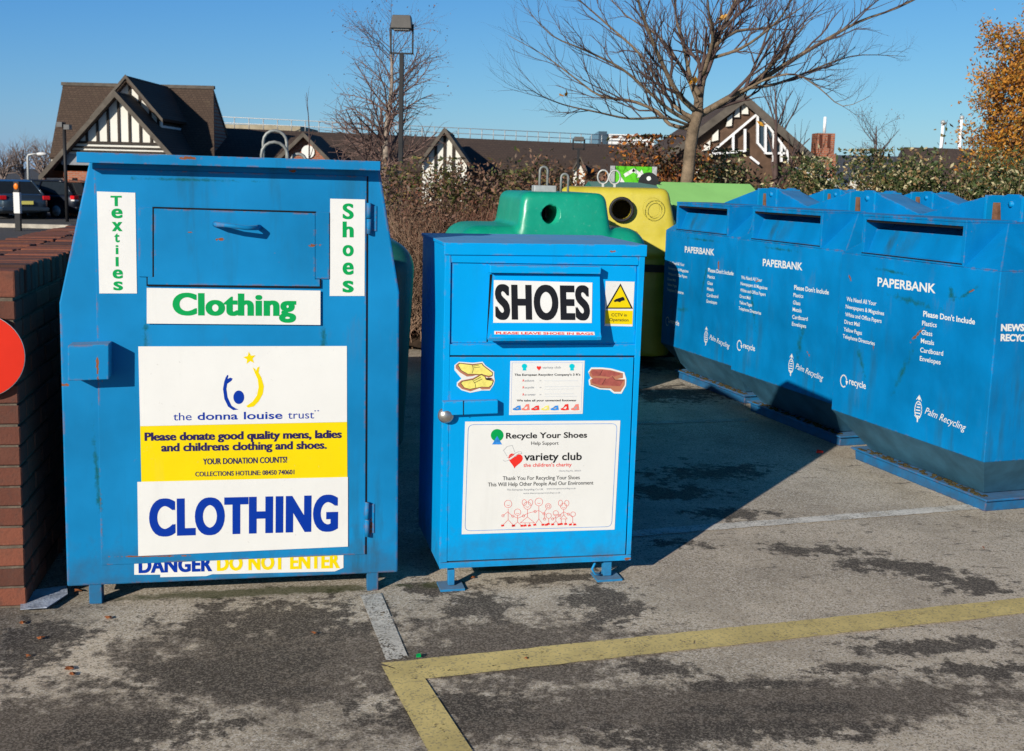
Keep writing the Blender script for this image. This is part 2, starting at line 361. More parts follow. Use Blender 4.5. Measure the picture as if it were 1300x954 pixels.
sticker('torn_label', F1, [(203.5, 729.5), (275, 727.5), (262, 731.5), (203.5, 733)], cb, [W], None, -.0001, .0006)

# ================================================================== SHOES BANK
a = G(573, 747); b = G(768, 735); yaw = math.atan2(b.y-a.y, b.x-a.x); F2 = Frame(a.x+.03*math.sin(yaw), a.y-.03*math.cos(yaw), yaw)
sb = thing('shoe_bank', 'bright blue shoe bank with SHOES flap and stick family poster, on plate feet', 'shoe bank', F2.o, yaw)
L = F2.loc; B = M['sh']
Z3 = lambda L_: zs(L_, 3.8235, 500, 280)
Z4 = lambda L_: zs(L_, 3.6706, 500, 500)
Z6 = lambda L_: zs(L_, 9.54, 640, 440)
Z8 = lambda L_: zs(L_, 8.671, 620, 530)
c_ = F2.pts([(565.8, 308), (819.5, 314), (801.3, 711.5), (558, 722.5)])
xl, xr = c_[3][0], c_[2][0]; xt0, xt1 = c_[0][0], c_[1][0]; zt = (c_[0][1]+c_[1][1])/2; zb = (c_[2][1]+c_[3][1])/2
DEP = .56
m = MB(); m.prism([c_[3], c_[2], (xt1, zt+.0), (xt0, zt+.0)], .012, DEP); part('body', m, B, sb, .003)
fr = F2.pts([(565.3, 306), (819.8, 313.5), (819.5, 324.5), (565.3, 319.5)], -.006)
zl = (fr[0][1]+fr[1][1])/2
m = MB(); m.box(xt0-.005, xt1+.005, -.006, .004, zl-.045, zl)
m.hull8([(xt0-.005, .0045, zl-.012), (xt1+.005, .0045, zl-.012), (xt1+.005, DEP+.01, zl-.006), (xt0-.005, DEP+.01, zl-.006)],
        [(xt0-.005, .0045, zl), (xt1+.005, .0045, zl), (xt1+.005, DEP+.01, zl+.006), (xt0-.005, DEP+.01, zl+.006)])
part('lid', m, B, sb, .002)
P = F2.pts
def slab(name, quad, y0, y1, mat=B, par=sb, bev=.0012, z=Z3):
    mm = MB(); mm.prism(P(z(quad) if z else quad, y0), y0, y1); return part(name, mm, mat, par, bev)
slab('corner_post', [(565.2, 320), (572.5, 320), (567.5, 714), (558.3, 715)], 0, .0118, z=None)
slab('corner_post', [(811.5, 325), (819, 325), (801, 704), (795.5, 705)], 0, .0118, z=None)
slab('top_rail', [(573, 321), (811, 326), (810.5, 337), (573, 333.5)], .001, .0118, z=None)
slab('bottom_rail', [(558.2, 715.4), (801.2, 705), (801, 711.5), (558, 722.6)], 0, .0118, z=None)
slab('upper_panel', [(282, 208), (1177, 222), (1170, 596), (276, 594)], .008, .0119)
slab('middle_rail', [(274, 601), (1178, 604), (1172, 656), (274, 655)], .0015, .0118)
slab('door_gap', [(568.8, 451.5), (808, 452.5), (796.5, 706), (566, 715)], .0105, .0119, M['dark'], z=None)
sd = slab('door', [(571, 453.5), (804.5, 454), (793.8, 704), (568, 712.8)], .0, .0104, z=None)
# hood and flap
h0 = P(Z3([(468, 218), (1008, 226), (1005, 262), (468, 256)]), -.035)
m = MB(); m.prism(h0, -.035, .0079); part('hood', m, B, sb, .003)
ft = P(Z3([(484, 262), (1000, 268)]), -.012); fb = P(Z3([(458, 585), (1003, 582)]), -.07)
m = MB(); xL0, zT = ft[0]; xR0 = ft[1][0]; xL1 = fb[0][0]; xR1 = fb[1][0]; zB = (fb[0][1]+fb[1][1])/2
m.add([(xL0, -.010, zT), (xR0, -.010, zT), (xR1, -.068, zB+.03), (xL1+.012, -.068, zB+.03), (xR1+.002, -.075, zB+.012), (xL1, -.075, zB+.012), (xR1+.002, -.07, zB), (xL1, -.07, zB),
       (xL0, .007, zT), (xR0, .007, zT), (xR1, .007, zB), (xL1+.012, .007, zB)],
      [(3, 2, 1, 0), (5, 4, 2, 3), (7, 6, 4, 5), (0, 1, 9, 8), (7, 11, 10, 6), (1, 2, 10, 9), (2, 4, 6, 10), (8, 11, 3, 0), (3, 11, 7, 5)])
for i in range(len(m.f)): m.f[i] = m.f[i][::-1]
fl = part('flap', m, B, sb)
m = MB(); m.prism(P(Z3([(466, 262), (482, 262), (455, 590), (450, 590)]), .006), .0065, .0078); part('flap_gap', m, M['dark'], sb)
# a frame that follows the tilted flap
class Tilt:
    """points on the tilted flap, expressed as (x, z) with y following the slope"""
    def loc(s, x, y, yo=0):
        k = .5
        for _ in range(4):
            yy = -.010 - .058*k + yo; q = F2.loc(x, y, yy); k = (zT - q[1]) / (zT - (zB+.03))
        return q
    def pts(s, L_, yo=0): return [s.loc(a_, b_) for a_, b_ in L_]
    def lift(s, mb, off):
        mb.v = [(v[0], -.010 - .058*((zT-v[2])/(zT-(zB+.03))) - off - max(0, -v[1]) + 0, v[2]) for v in mb.v]
T = Tilt()
def tstick(name, quad, mats, draw, off=.0008):
    mm = MB(); mm.prism(T.pts(quad), -.0012, 0); T.lift(mm, off); s_ = part(name, mm, mats[0], fl)
    l = MB(); draw(l, 0); T.lift(l, off+.0018); part('lettering', l, mats, s_)
tstick('shoes_label', Z3([(485, 290), (963, 302), (960, 498), (482, 497)]), [W, M['ink']],
       lambda l, y: write(l, T, 'SHOES', *Z3([(496, 481)])[0], *Z3([(948, 484)])[0], 44.5, y, 1, .03, .009, space=1.12))
tstick('bags_notice', Z3([(487, 537), (972, 541), (975, 557), (487, 553)]), [W, M['red']],
       lambda l, y: write(l, T, 'PLEASE LEAVE SHOES IN BAGS', *Z3([(495, 552)])[0], *Z3([(968, 555.5)])[0], 3.0, y, 1, .03))
def d_cctv(l, y):
    l.flat(P(Z3([(1100, 306), (1028, 429), (1161, 429)]), y), y, 1)
    l.flat(P(Z3([(1100, 319), (1040, 423), (1150, 423)]), y), y-.0002, 2)
    l.flat(P(Z3([(1066, 391), (1078, 382), (1112, 371), (1119, 378), (1121, 388), (1104, 392), (1098, 398), (1084, 394), (1072, 397)]), y), y-.0004, 1)
    l.flat(P(Z3([(1027, 437), (1160, 439), (1157, 505), (1025, 502)]), y), y, 2)
    write(l, F2, 'CCTV in', *Z3([(1056, 466)])[0], *Z3([(1131, 467)])[0], 3.8, y-.0004, 1, .01)
    write(l, F2, 'Operation', *Z3([(1046, 489)])[0], *Z3([(1139, 491)])[0], 3.8, y-.0004, 1, .01)
sticker('camera_warning_label', F2, Z3([(1028, 295), (1168, 298), (1158, 515), (1022, 512)]), sb, [W, M['ink'], M['yel']], d_cctv, .0078)
Z570 = lambda L_: zs(L_, 7.955, 570, 440)
def shoes(upper, name, quadf, cols):
    def dr_(l, y):
        for k, poly in enumerate(upper):
            c__, pts_ = poly; q_ = P(quadf(pts_), y)
            if len(pts_) and c__ >= 0: l.flat(q_, y - .0001*k, c__)
            else: l.line(q_, .0016, y - .0001*k, -c__)
    return dr_
sole1 = [(68, 190), (100, 165), (240, 178), (335, 168), (350, 190), (445, 262), (440, 300), (400, 318), (360, 300), (270, 290), (240, 300), (180, 305), (110, 262), (68, 220)]
up1 = [(88, 185), (110, 170), (240, 188), (330, 172), (345, 195), (440, 268), (436, 292), (400, 300), (340, 285), (240, 280), (190, 280), (120, 240)]
sole2 = [(90, 375), (125, 345), (240, 322), (330, 275), (370, 300), (375, 325), (432, 318), (455, 345), (440, 385), (410, 432), (330, 435), (310, 420), (215, 455), (130, 430), (90, 395)]
up2 = [(118, 370), (135, 352), (240, 335), (325, 285), (362, 305), (372, 335), (430, 345), (446, 352), (430, 392), (400, 412), (330, 410), (270, 420), (210, 432), (150, 415)]
d1 = shoes([(2, sole1), (1, up1), (2, sole2), (1, up2), (3, [(370, 320), (430, 318), (428, 335), (385, 342)]), (-3, [(235, 190), (245, 230), (235, 270)]), (-3, [(245, 200), (300, 190)]), (-3, [(250, 215), (310, 208)]),
             (-3, [(240, 340), (265, 380), (270, 415)]), (-3, [(255, 345), (320, 310)]), (-3, [(262, 365), (335, 328)]), (-3, up1+up1[:1]), (-3, up2+up2[:1])], '', Z570, None)
sticker('yellow_shoes_sticker', F2, Z570([(55, 190), (100, 155), (240, 165), (340, 155), (365, 190), (455, 255), (455, 300), (462, 345), (450, 390), (412, 445), (330, 445), (215, 468), (125, 442), (78, 400), (80, 365), (125, 325), (55, 240)]), sd,
        [W, M['lyel'], M['tan'], M['ink']], d1, -.0002)
bs1 = [(948, 738), (960, 722), (1010, 722), (1050, 726), (1112, 742), (1112, 765), (1060, 775), (1010, 765), (965, 768), (950, 755)]
bs2 = [(952, 775), (975, 760), (1040, 765), (1062, 752), (1075, 770), (1122, 772), (1120, 800), (1100, 832), (1070, 832), (1050, 815), (1000, 812), (955, 795)]
d2 = shoes([(2, bs1), (1, [(955, 735), (965, 726), (1010, 726), (1050, 730), (1106, 745), (1060, 762), (1000, 755), (965, 756)]), (2, bs2), (1, [(960, 772), (978, 764), (1040, 769), (1060, 757), (1074, 775), (1116, 777), (1098, 805), (1050, 803), (1000, 800), (962, 790)]),
             (-3, [(1012, 728), (1000, 752)]), (-3, [(1028, 768), (1012, 795)]), (-3, [(1060, 757), (1074, 775), (1116, 777)]), (-3, [(955, 796), (1000, 813), (1050, 815)])], '', Z3, None)
sticker('brown_shoes_sticker', F2, Z3([(943, 735), (958, 714), (1010, 714), (1055, 719), (1118, 737), (1128, 772), (1126, 802), (1105, 841), (1068, 840), (1046, 823), (998, 820), (948, 800), (945, 775), (955, 765)]), sd, [W, M['brown'], M['tan'], M['ink']], d2, -.0002)
def heart(l, fr_, cx, cy, r, y, mi, rot=0):
    pts_ = []
    for k in range(24):
        t_ = 2*math.pi*k/24; hx = 16*math.sin(t_)**3; hy = 13*math.cos(t_)-5*math.cos(2*t_)-2*math.cos(3*t_)-math.cos(4*t_)
        hx, hy = hx*r/16, -hy*r/14
        pts_.append((cx + hx*math.cos(rot)-hy*math.sin(rot), cy + hx*math.sin(rot)+hy*math.cos(rot)))
    l.flat(fr_.pts(pts_, y), y, mi)
def border(l, quad, inset, w, y, mi, rad=0):
    q = P(quad, y); cx = sum(p_[0] for p_ in q)/4; cz = sum(p_[1] for p_ in q)/4
    q = [(p_[0] + (inset if p_[0] < cx else -inset), p_[1] + (inset if p_[1] < cz else -inset)) for p_ in q]
    pts_ = []
    for i in range(4):
        a_, b_, c__ = Vector(q[i-1]), Vector(q[i]), Vector(q[(i+1) % 4])
        if rad:
            p0_ = b_ + (a_-b_).normalized()*rad; p1_ = b_ + (c__-b_).normalized()*rad
            for k in range(5):
                t_ = k/4; pts_.append(tuple(p0_*(1-t_)**2 + b_*2*t_*(1-t_) + p1_*t_*t_))
        else: pts_.append(tuple(b_))
    l.line(pts_ + pts_[:1], w, y, mi)
SQ = Z6([(75, 177), (975, 173), (950, 815), (60, 830)])
def d_small(l, y):
    border(l, SQ, .007, .0012, y, 6)
    for cx in (246, 822):
        e = Z6([(cx + 33*math.cos(k*.35), 240 + 30*math.sin(k*.35)) for k in range(18)]); l.flat(P(e, y), y, 3)
        l.flat(P(Z6([(cx-20, 265), (cx+20, 265), (cx+22, 292), (cx-22, 292)]), y), y-.0002, 3)
    heart(l, F2, *Z6([(421, 262)])[0], 2.9, y, 4)
    zz = lambda s_, x0, x1, yb, h_, mi, of=.01: write(l, F2, s_, *Z6([(x0, yb)])[0], *Z6([(x1, yb-3)])[0], h_, y-.0002, mi, of)
    zz('variety club', 462, 685, 270, 2.9, 2)
    zz("The European Recycling Company's 3 R's", 125, 922, 357, 2.7, 1, .02)
    for s_, x1, yb in (('educe', 362, 428), ('ecycle', 362, 511), ('e-wear', 384, 597)):
        zz('R', 224, 245, yb, 2.7, 4, .02); zz(s_, 247, x1, yb, 2.7, 2, .02); zz('=', 428, 450, yb, 2.4, 2)
    for (x0, x1, yb) in ((490, 888, 418), (490, 915, 486), (490, 838, 517), (490, 836, 575), (490, 880, 606)):
        l.line(P(Z6([(x0, yb), (x1, yb-3)]), y), .0022, y-.0001, 7)
    zz('We take all your unwanted footwear', 152, 876, 668, 2.6, 1, .02)
    for k, (cx, mi) in enumerate(((155, 8), (260, 5), (378, 4), (498, 9), (612, 8), (735, 4), (860, 5))):
        hgt = 38 if k in (1, 5, 6) else 20
        l.flat(P(Z6([(cx-52, 755), (cx-20, 742), (cx+5, 740-hgt), (cx+42, 735-hgt), (cx+46, 745), (cx+50, 770), (cx-10, 776), (cx-48, 770)]), y), y, mi)
        l.flat(P(Z6([(cx-18, 752), (cx+10, 748-hgt/2), (cx+26, 750-hgt/2), (cx+10, 762)]), y), y-.0002, 0 if k % 2 else 2)
M['paleb'] = simple('pale blue ink', (.35, .45, .75), .5, 0, .02); M['pgrey'] = simple('faint grey ink', (.62, .64, .66), .5, 0, .02); M['blu'] = simple('mid blue ink', (.03, .22, .62), .5, 0, .3, 60)
sticker('footwear_notice', F2, SQ, sd, [W, M['ink'], M['grey'], M['teal'], M['red'], M['pink'], M['paleb'], M['pgrey'], M['blu'], M['lyel']], d_small, -.0002)
BQ = Z4([(332, 130), (1055, 125), (1028, 633), (316, 655)])
def d_big(l, y):
    border(l, BQ, .0125, .0017, y, 3, .022)
    c0 = [(97 + 70*math.cos(k*.2), 198 + 68*math.sin(k*.2)) for k in range(32)]
    l.flat(P(Z8(c0), y), y, 4); l.flat(P(Z8([(97, 205), (40, 299), (149, 299)]), y), y-.0003, 3)
    w_ = lambda s_, x0, x1, yb, yb2, h_, mi, of=0.0: write(l, F2, s_, *Z8([(x0, yb)])[0], *Z8([(x1, yb2)])[0], h_, y-.0003, mi, of)
    w_('Recycle Your Shoes', 194, 1086, 235, 225, 7.4, 1, .022)
    w_('Help Support', 472, 772, 304, 302, 4.3, 1, .0)
    w_('variety club', 392, 1028, 477, 471, 9.8, 1, .018)
    w_("the children's charity", 385, 916, 547, 540, 4.6, 2, .008)
    w_('Charity Reg No. 209259', 775, 1016, 598, 596, 1.9, 5)
    w_('Thank You For Recycling Your Shoes', 158, 1005, 693, 682, 4.9, 1, .002)
    w_('This Will Help Other People And Our Environment', -5, 1155, 762, 740, 4.9, 1, .002)
    w_('The European Recycling Co UK', 202, 605, 808, 802, 2.3, 5, .01)
    w_('www.europeanrecycling.co.uk', 640, 960, 795, 790, 2.1, 5)
    w_('www.theeuropeanrecycling.co.uk', 382, 790, 845, 838, 2.1, 5)
    heart(l, F2, *Z8([(297, 470)])[0], 9.2, y, 2, .12)
    hat = [(205, 428), (165, 365), (205, 322), (262, 308), (290, 384)]
    l.line(P(Z8(hat), y), .0012, y-.0003, 5)
    l.line(P(Z8([(160, 470), (180, 485), (235, 470), (300, 425), (330, 400), (365, 400), (362, 380), (335, 378), (300, 392), (250, 425), (205, 445)]), y), .0012, y-.0005, 5)
    l.flat(P(Z8([(225, 455), (300, 405), (310, 415), (235, 470)]), y), y-.0004, 0)
    # the stick family
    K = lambda L_: P(zs(L_, 10, 620, 620), y)
    ln = lambda L_, wd=.0013: l.line(K(L_), wd, y-.0002, 2)
    def circ(cx, cy, r_, ry=None, n=12): ln([(cx + r_*math.cos(2*math.pi*k/n), cy + (ry or r_)*math.sin(2*math.pi*k/n)) for k in range(n+1)])
    def foot(x_, y_): l.flat(K([(x_-20, y_-10), (x_+15, y_-14), (x_+22, y_+8), (x_-15, y_+14)]), y-.0002, 2)
    for (cx, cy, r_, nb, hip, fy, half) in ((250, 200, 48, 262, 400, 475, 70), (370, 305, 42, 350, 430, 478, 55), (640, 175, 50, 225, 390, 465, 52), (855, 318, 34, 352, 415, 460, 40)):
        circ(cx, cy, r_); ln([(cx, nb), (cx, hip)]); ln([(cx, hip), (cx-half, fy)]); ln([(cx, hip), (cx+half, fy)]); foot(cx-half, fy); foot(cx+half, fy)
        ln([(cx-20, cy+12), (cx, cy+22), (cx+20, cy+12)])
    for (cx, cy, r_, nb, w2, sk, fy) in ((495, 222, 48, 270, 90, 440, 475), (955, 230, 40, 270, 46, 390, 455)):
        circ(cx, cy, r_); ln([(cx, nb), (cx, (nb+sk)/2+10), (cx-w2, sk), (cx+w2, sk), (cx, (nb+sk)/2+10)])
        ln([(cx-30, sk), (cx-30, fy)]); ln([(cx+25, sk), (cx+25, fy)]); foot(cx-30, fy); foot(cx+25, fy)
        circ(cx-40, cy-40, 28, 38); circ(cx+40, cy-40, 28, 38); ln([(cx-20, cy+12), (cx, cy+22), (cx+20, cy+12)])
    circ(765, 350, 34); ln([(765, 385), (765, 450)]); circ(760, 230, 36); circ(760, 230, 18); ln([(740, 262), (715, 300), (710, 390)]); circ(1075, 330, 30); ln([(1070, 360), (1070, 430), (1040, 460)]); ln([(1070, 430), (1100, 460)])
    foot(760, 455); foot(1040, 462); foot(1095, 462); foot(735, 465)
    ln([(185, 350), (245, 300), (305, 355), (375, 382), (445, 350), (495, 320), (590, 295), (640, 285), (705, 325)]); ln([(855, 385), (905, 345), (955, 300), (1015, 330), (1070, 370)]); ln([(815, 390), (855, 370)])
    for (x_, y_) in ((185, 350), (310, 355), (445, 352), (592, 296), (705, 325), (905, 348), (815, 390), (1015, 330), (712, 392)): circ(x_, y_, 16, None, 7)
sticker('charity_poster', F2, BQ, sd, [W, M['ink'], M['red'], M['blu'], M['green'], M['grey']], d_big, -.0002)
# locking bar and ball
m = MB(); q = P(Z4([(228, 38), (486, 32), (486, 93), (228, 103)]), -.03); m.prism(q, -.03, -.0008); q2 = P(Z4([(322, 33), (326, 33), (326, 102), (322, 102)]), -.031)
part('locking_bar', m, B, sb, .003)
m = MB(); m.prism(q2, -.0312, -.0301); part('bar_seam', m, M['ink'], sb)
m = MB(); x_, z_ = L(566.5, 528, -.02); m.ball((x_, -.012, z_), .031, 0, 20, 12, (1, .8, 1)); part('lock_ball', m, M['steel'], sb)
for px_, pr, py_ in ((569, 577, 744), (766, 776, 733)):
    xa, _ = L(px_, py_, .03); xb, _ = L(pr, py_, .03)
    m = MB(); m.box(xa, xb, .03, .06, .012, .075); lg = part('leg', m, B, sb, .002)
    m = MB(); m.box(xa-.036, xb+.036, -.005, .09, 0, .009); part('foot_plate', m, B, lg, .001)
    m = MB(); m.box(xa, xb, DEP-.06, DEP-.03, .0, .075); part('leg', m, B, sb, .002)
x_, _ = L(758, 730, .03); m = MB(); m.tube([(x_-.01, .03, .07), (x_-.022, .03, .045), (x_-.01, .03, .022), (x_+.012, .03, .018)], .005, 8); part('tie_loop', m, B, sb)
# ================================================================== PAPER BANKS
PX = Vector((.315, -.949, 0)).normalized(); yawp = math.atan2(PX.y, PX.x); PY = Vector((-math.sin(yawp), math.cos(yawp), 0))
c1 = Vector((2.306, 5.223, 0)); WB, DB = 1.27, 1.20
o3 = c1 - PX*WB
F3 = Frame(o3.x, o3.y, yawp); P3 = F3.pts; Z7b = lambda L_: zs(L_, 2.2186, 1040, 230); Z5 = lambda L_: zs(L_, 5, 1040, 330); Z5b = lambda L_: zs(L_, 5, 1040, 230)
BLUE = M['pb']
pbk = thing('paper_bank', 'nearest of the blue paper banks, with the rust streak, at the right edge', 'paper bank', o3, yawp, 'blue steel paper banks')
ZB, ZS, ZT = .285, 1.215, 1.435; INS = .25; TI = .20
def frustum(mb, x0, x1, y0, y1, z0, z1, i0, i1, m=0):
    a_ = [(x0+i0, y0+i0, z0), (x1-i0, y0+i0, z0), (x1-i0, y1-i0, z0), (x0+i0, y1-i0, z0)]
    b_ = [(x0+i1, y0+i1, z1), (x1-i1, y0+i1, z1), (x1-i1, y1-i1, z1), (x0+i1, y1-i1, z1)]
    mb.hull8(a_, b_, m)
m = MB(); m.box(0, WB, 0, DB, ZB, ZS); body = part('body', m, BLUE, pbk, .004)
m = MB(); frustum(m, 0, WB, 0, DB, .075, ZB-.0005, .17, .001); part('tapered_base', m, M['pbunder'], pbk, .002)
m = MB(); frustum(m, 0, WB, 0, DB, ZS+.0005, ZT, .002, INS); part('sloped_top', m, BLUE, pbk, .003)
# hopper box flush with the front
xa = P3([(1095, 300)])[0][0]; xb = P3([(1227, 300)])[0][0]
def hopper(par, xa, xb):
    zo0, zo1 = ZS+.018, ZT-.020; m_ = MB(); r_ = .024; d_ = .20
    m_.box(xa, xa+r_, -.004, INS+.02, ZS+.001, ZT-.001); m_.box(xb-r_, xb, -.004, INS+.02, ZS+.001, ZT-.001)
    m_.box(xa, xb, -.006, INS+.05, ZT-.0005, ZT+.012); m_.box(xa+r_, xb-r_, -.004, .012, zo1, ZT-.001); m_.box(xa+r_, xb-r_, -.004, .012, ZS+.001, zo0)
    hb = part('hopper_box', m_, BLUE, par, .002)
    m_ = MB(); m_.hull8([(xa+r_, .018, zo0-.02), (xb-r_, .018, zo0-.02), (xb-r_, .028, zo0-.02), (xa+r_, .028, zo0-.02)], [(xa+r_, .075, ZT-.072), (xb-r_, .075, ZT-.072), (xb-r_, .085, ZT-.072), (xa+r_, .085, ZT-.072)])
    part('hopper_flap', m_, BLUE, hb)
    m_ = MB(); m_.box(xa+r_, xb-r_, .004, .0125, zo1-.012, zo1-.001); part('dark_strip', m_, M['dark'], hb)  # dark strip across the top of the opening
    m_ = MB(); m_.box(xa+.01, xb-.01, -.0075, -.0045, ZS+.012, ZS+.017); part('weld_line', m_, M['dark'], hb)
    return hb
hopper(pbk, xa, xb)
# lifting ridge
def wedge(x0, z0, x1, z1, y0, y1):
    m_ = MB(); m_.prism([(x0, ZT-.06), (x1, ZT-.06), (x1, z1), (x0, z0)], y0, y1); return m_
cx = WB/2; yc0, yc1 = DB/2-.09, DB/2+.09
rg = part('lifting_ridge', wedge(.02, ZT+.01, cx-.085, ZT+.128, yc0, yc1), BLUE, pbk, .004)
part('lifting_ridge', wedge(cx+.20, ZT+.125, WB-.02, ZT+.01, yc0, yc1), BLUE, pbk, .004)
m = MB(); m.box(cx-.084, cx-.066, yc0-.01, yc1+.01, ZT-.05, ZT+.135); part('end_plate', m, M['pbside'], pbk, .002); m = MB(); m.box(cx+.182, cx+.199, yc0-.01, yc1+.01, ZT-.05, ZT+.13); part('end_plate', m, M['pbside'], pbk, .002)
m = MB(); m.box(cx-.065, cx+.03, yc0+.03, yc1-.03, ZT-.05, ZT+.095); part('rusty_pocket', m, M['rusty'], pbk, .003)
m = MB(); m.prism([(cx+.045, ZT-.05), (cx+.18, ZT-.05), (cx+.19, ZT+.12), (cx+.15, ZT+.142), (cx+.07, ZT+.142), (cx+.02, ZT+.12)], yc0, yc0+.02)
m.prism([(cx+.045, ZT-.05), (cx+.18, ZT-.05), (cx+.19, ZT+.12), (cx+.15, ZT+.142), (cx+.07, ZT+.142), (cx+.02, ZT+.12)], yc1-.02, yc1); lug = part('lifting_lug', m, BLUE, pbk, .003)
m = MB(); m.tube([(cx+.11, yc0-.015, ZT+.09), (cx+.11, yc1+.015, ZT+.09)], .015, 8); part('lug_pin', m, M['pbside'], lug)
m = MB(); xs0, xs1 = .10, 1.17
m.prism([(xs0, .0), (xs1, .0), (xs1+.01, .058), (xs0-.01, .058)], .12, DB-.12); m.box(xs0-.03, xs1+.03, .10, DB-.10, .059, .07)
part('base_skid', m, BLUE, pbk, .004)
m = MB()
random.seed(3)
for i in range(110):
    px_ = random.uniform(.12, 1.15); py_ = random.choice([random.uniform(.115, .165)]); s_ = random.uniform(.004, .013); m.ball((px_, py_, .071), s_, 0, 6, 4, (1.6, 1, .5))
tray = part('dirt_and_moss', m, simple('brown dirt', (.05, .04, .015), .95, 0, .6, 30), pbk)
def d_pb(l, y):
    w_ = lambda s_, a_, b_, h_, of, hv=0: write(l, F3, s_, *a_, *b_, h_, y, 0, of, hv)
    q5 = lambda x0, y0, x1, y1: (zs([(x0, y0)], 5, 1040, 330)[0], zs([(x1, y1)], 5, 1040, 330)[0])
    def lines(rows, h_, of):
        for s_, x0, y0, x1, y1, hh in rows:
            a_, b_ = q5(x0, y0, x1, y1); w_(s_, a_, b_, hh/5, of, 0)
    lines([('PAPERBANK', 370, 168, 738, 214, 56, )], 0, .022)
    lines([('We Need All Your', 174, 262, 362, 292, 27), ('Newspapers & Magazines', 168, 308, 411, 354, 25), ('White and Office Papers', 165, 358, 395, 402, 25),
           ('Direct Mail', 160, 405, 256, 424, 25), ('Yellow Pages', 156, 452, 270, 478, 25), ('Telephone Directories', 150, 496, 352, 545, 25)], 0, .012)
    lines([("Please Don't Include", 660, 360, 988, 412, 36)], 0, .020)
    lines([('Plastics', 653, 416, 745, 430, 30), ('Glass', 649, 474, 717, 486, 30), ('Metals', 645, 528, 728, 543, 30), ('Cardboard', 641, 586, 786, 610, 30), ('Envelopes', 638, 640, 770, 666, 30)], 0, .010)
    a_, b_ = q5(190, 790, 295, 822); w_('recycle', a_, b_, 8.6, .012)
    # circling arrow
    ring = []
    c0 = F3.loc(*zs([(155, 770)], 5, 1040, 330)[0], y); R0, R1 = .026, .035
    ptsR = []
    for k in range(22):
        a0 = math.radians(20 + k*13.6); ptsR.append((c0[0] + .030*math.cos(a0), c0[1] + .034*math.sin(a0)))
    l.line(ptsR, .0075, y, 0)
    l.flat([(c0[0]+.018, c0[1]+.006), (c0[0]+.044, c0[1]+.006), (c0[0]+.031, c0[1]-.020)], y-.0003, 0)
    # crest: round shield with small crown and swags, then the script name
    q7 = lambda x_, y_: F3.loc(*zs([(x_, y_)], 2.2186, 1040, 230)[0], y)
    cc = q7(279, 645)
    for k in range(5): l.line([(cc[0]-.024+.004*k, cc[1]-.035+.016*k), (cc[0]+.018-.002*k, cc[1]-.032+.016*k)], .006, y-.0001*k, 0)
    l.line([(cc[0]+.030*math.cos(t_*.5)*.9, cc[1]+.046*math.sin(t_*.5)) for t_ in range(14)], .006, y-.0006, 0)
    l.disc((cc[0], cc[1]+.062), .010, y-.0004, 0, 10); l.line([(cc[0]-.02, cc[1]+.052), (cc[0], cc[1]+.078), (cc[0]+.02, cc[1]+.052)], .004, y-.0005, 0)
    l.line([(cc[0], cc[1]-.04), (cc[0], cc[1]-.062)], .010, y-.0004, 0)
    s0 = zs([(297, 655)], 2.2186, 1040, 230)[0]; s1 = zs([(413, 706)], 2.2186, 1040, 230)[0]
    write(l, F3, 'Palm Recycling', *s0, *s1, 9.0, y, 0, .0, 0, .5)
l = MB(); d_pb(l, -.0008); part('lettering', l, [W], body)
# end wall lettering
F3s = Frame(c1.x, c1.y, yawp + math.pi/2)
l = MB(); q7 = lambda x_, y_: zs([(x_, y_)], 2.2186, 1040, 230)[0]
write(l, F3s, 'NEWS', *q7(512, 423), *q7(577, 423), 9, -.0008, 0, .034, .006); write(l, F3s, 'RECY', *q7(511, 451), *q7(567, 452), 9, -.0008, 0, .034, .006)
x_e, z_e = F3s.loc(*q7(579, 423), -.0008); hh = .036
def direct(l, s_, x0, z0, h_, sx=1.0, off=.03):
    vs, fs = glyphs(s_, off); xa_ = min(v[0] for v in vs); k_ = h_/.72
    l.add([(x0 + (v[0]-xa_)*k_*sx, -.0008, z0 + v[1]*k_) for v in vs], fs, 0)
z2 = F3s.loc(*q7(569, 452), -.0008)
direct(l, 'PAPER', x_e+.004, x_e*0 + z_e, .034); direct(l, 'CLING', z2[0]-.012, z2[1], .034)
E3 = part('end_lettering', l, [W], body); E3.rotation_euler = (0, 0, math.pi/2); E3.location = (WB, 0, 0)
def dup(root, loc, label, yaw=None, group=None):
    r = root.copy(); C.objects.link(r); r.location = loc; r['label'] = label
    if yaw is not None: r.rotation_euler = (0, 0, yaw)
    if group: r['group'] = group
    for ch in list(root.children):
        c_2 = ch.copy(); C.objects.link(c_2); c_2.parent = r
        for g in list(ch.children):
            d_ = g.copy(); C.objects.link(d_); d_.parent = c_2
    return r
o2 = o3 + Vector((-.34, 1.335, 0)); o1 = o2 + Vector((-.334, 1.263, 0))
def recolour(r, mats):
    for ch in r.children:
        if ch.data and ch.material_slots and ch.material_slots[0].material == BLUE:
            ch.material_slots[0].link = 'OBJECT'; ch.material_slots[0].material = mats
PBV = [paint('weathered blue paint two', (.001, .178, .44), .5, .6, 1.0, .2, [(.30, .95, .03, .006, .4), (.95, .55, .02, .006, -.6)], dent=.06, dust=.45, smears=[(.25, .78, .02, .20, .35), (.85, .60, .03, .16, -.2), (.55, 1.18, .2, .01, 0)]),
       paint('weathered blue paint three', (.001, .168, .42), .5, .65, 1.0, .2, [(.9, 1.0, .012, .03, .2), (.15, .6, .02, .006, .7)], dent=.06, dust=.45, smears=[(.7, .9, .02, .18, -.3), (.35, .6, .1, .02, .1), (.6, 1.17, .3, .01, 0)])]
recolour(dup(pbk, o2, 'middle front-row paper bank, base in the dark shadow of the shoe bank'), PBV[0])
recolour(dup(pbk, o1, 'farthest front-row paper bank, its left edge shaded, next to the yellow bank'), PBV[1])
sh = PY*1.32
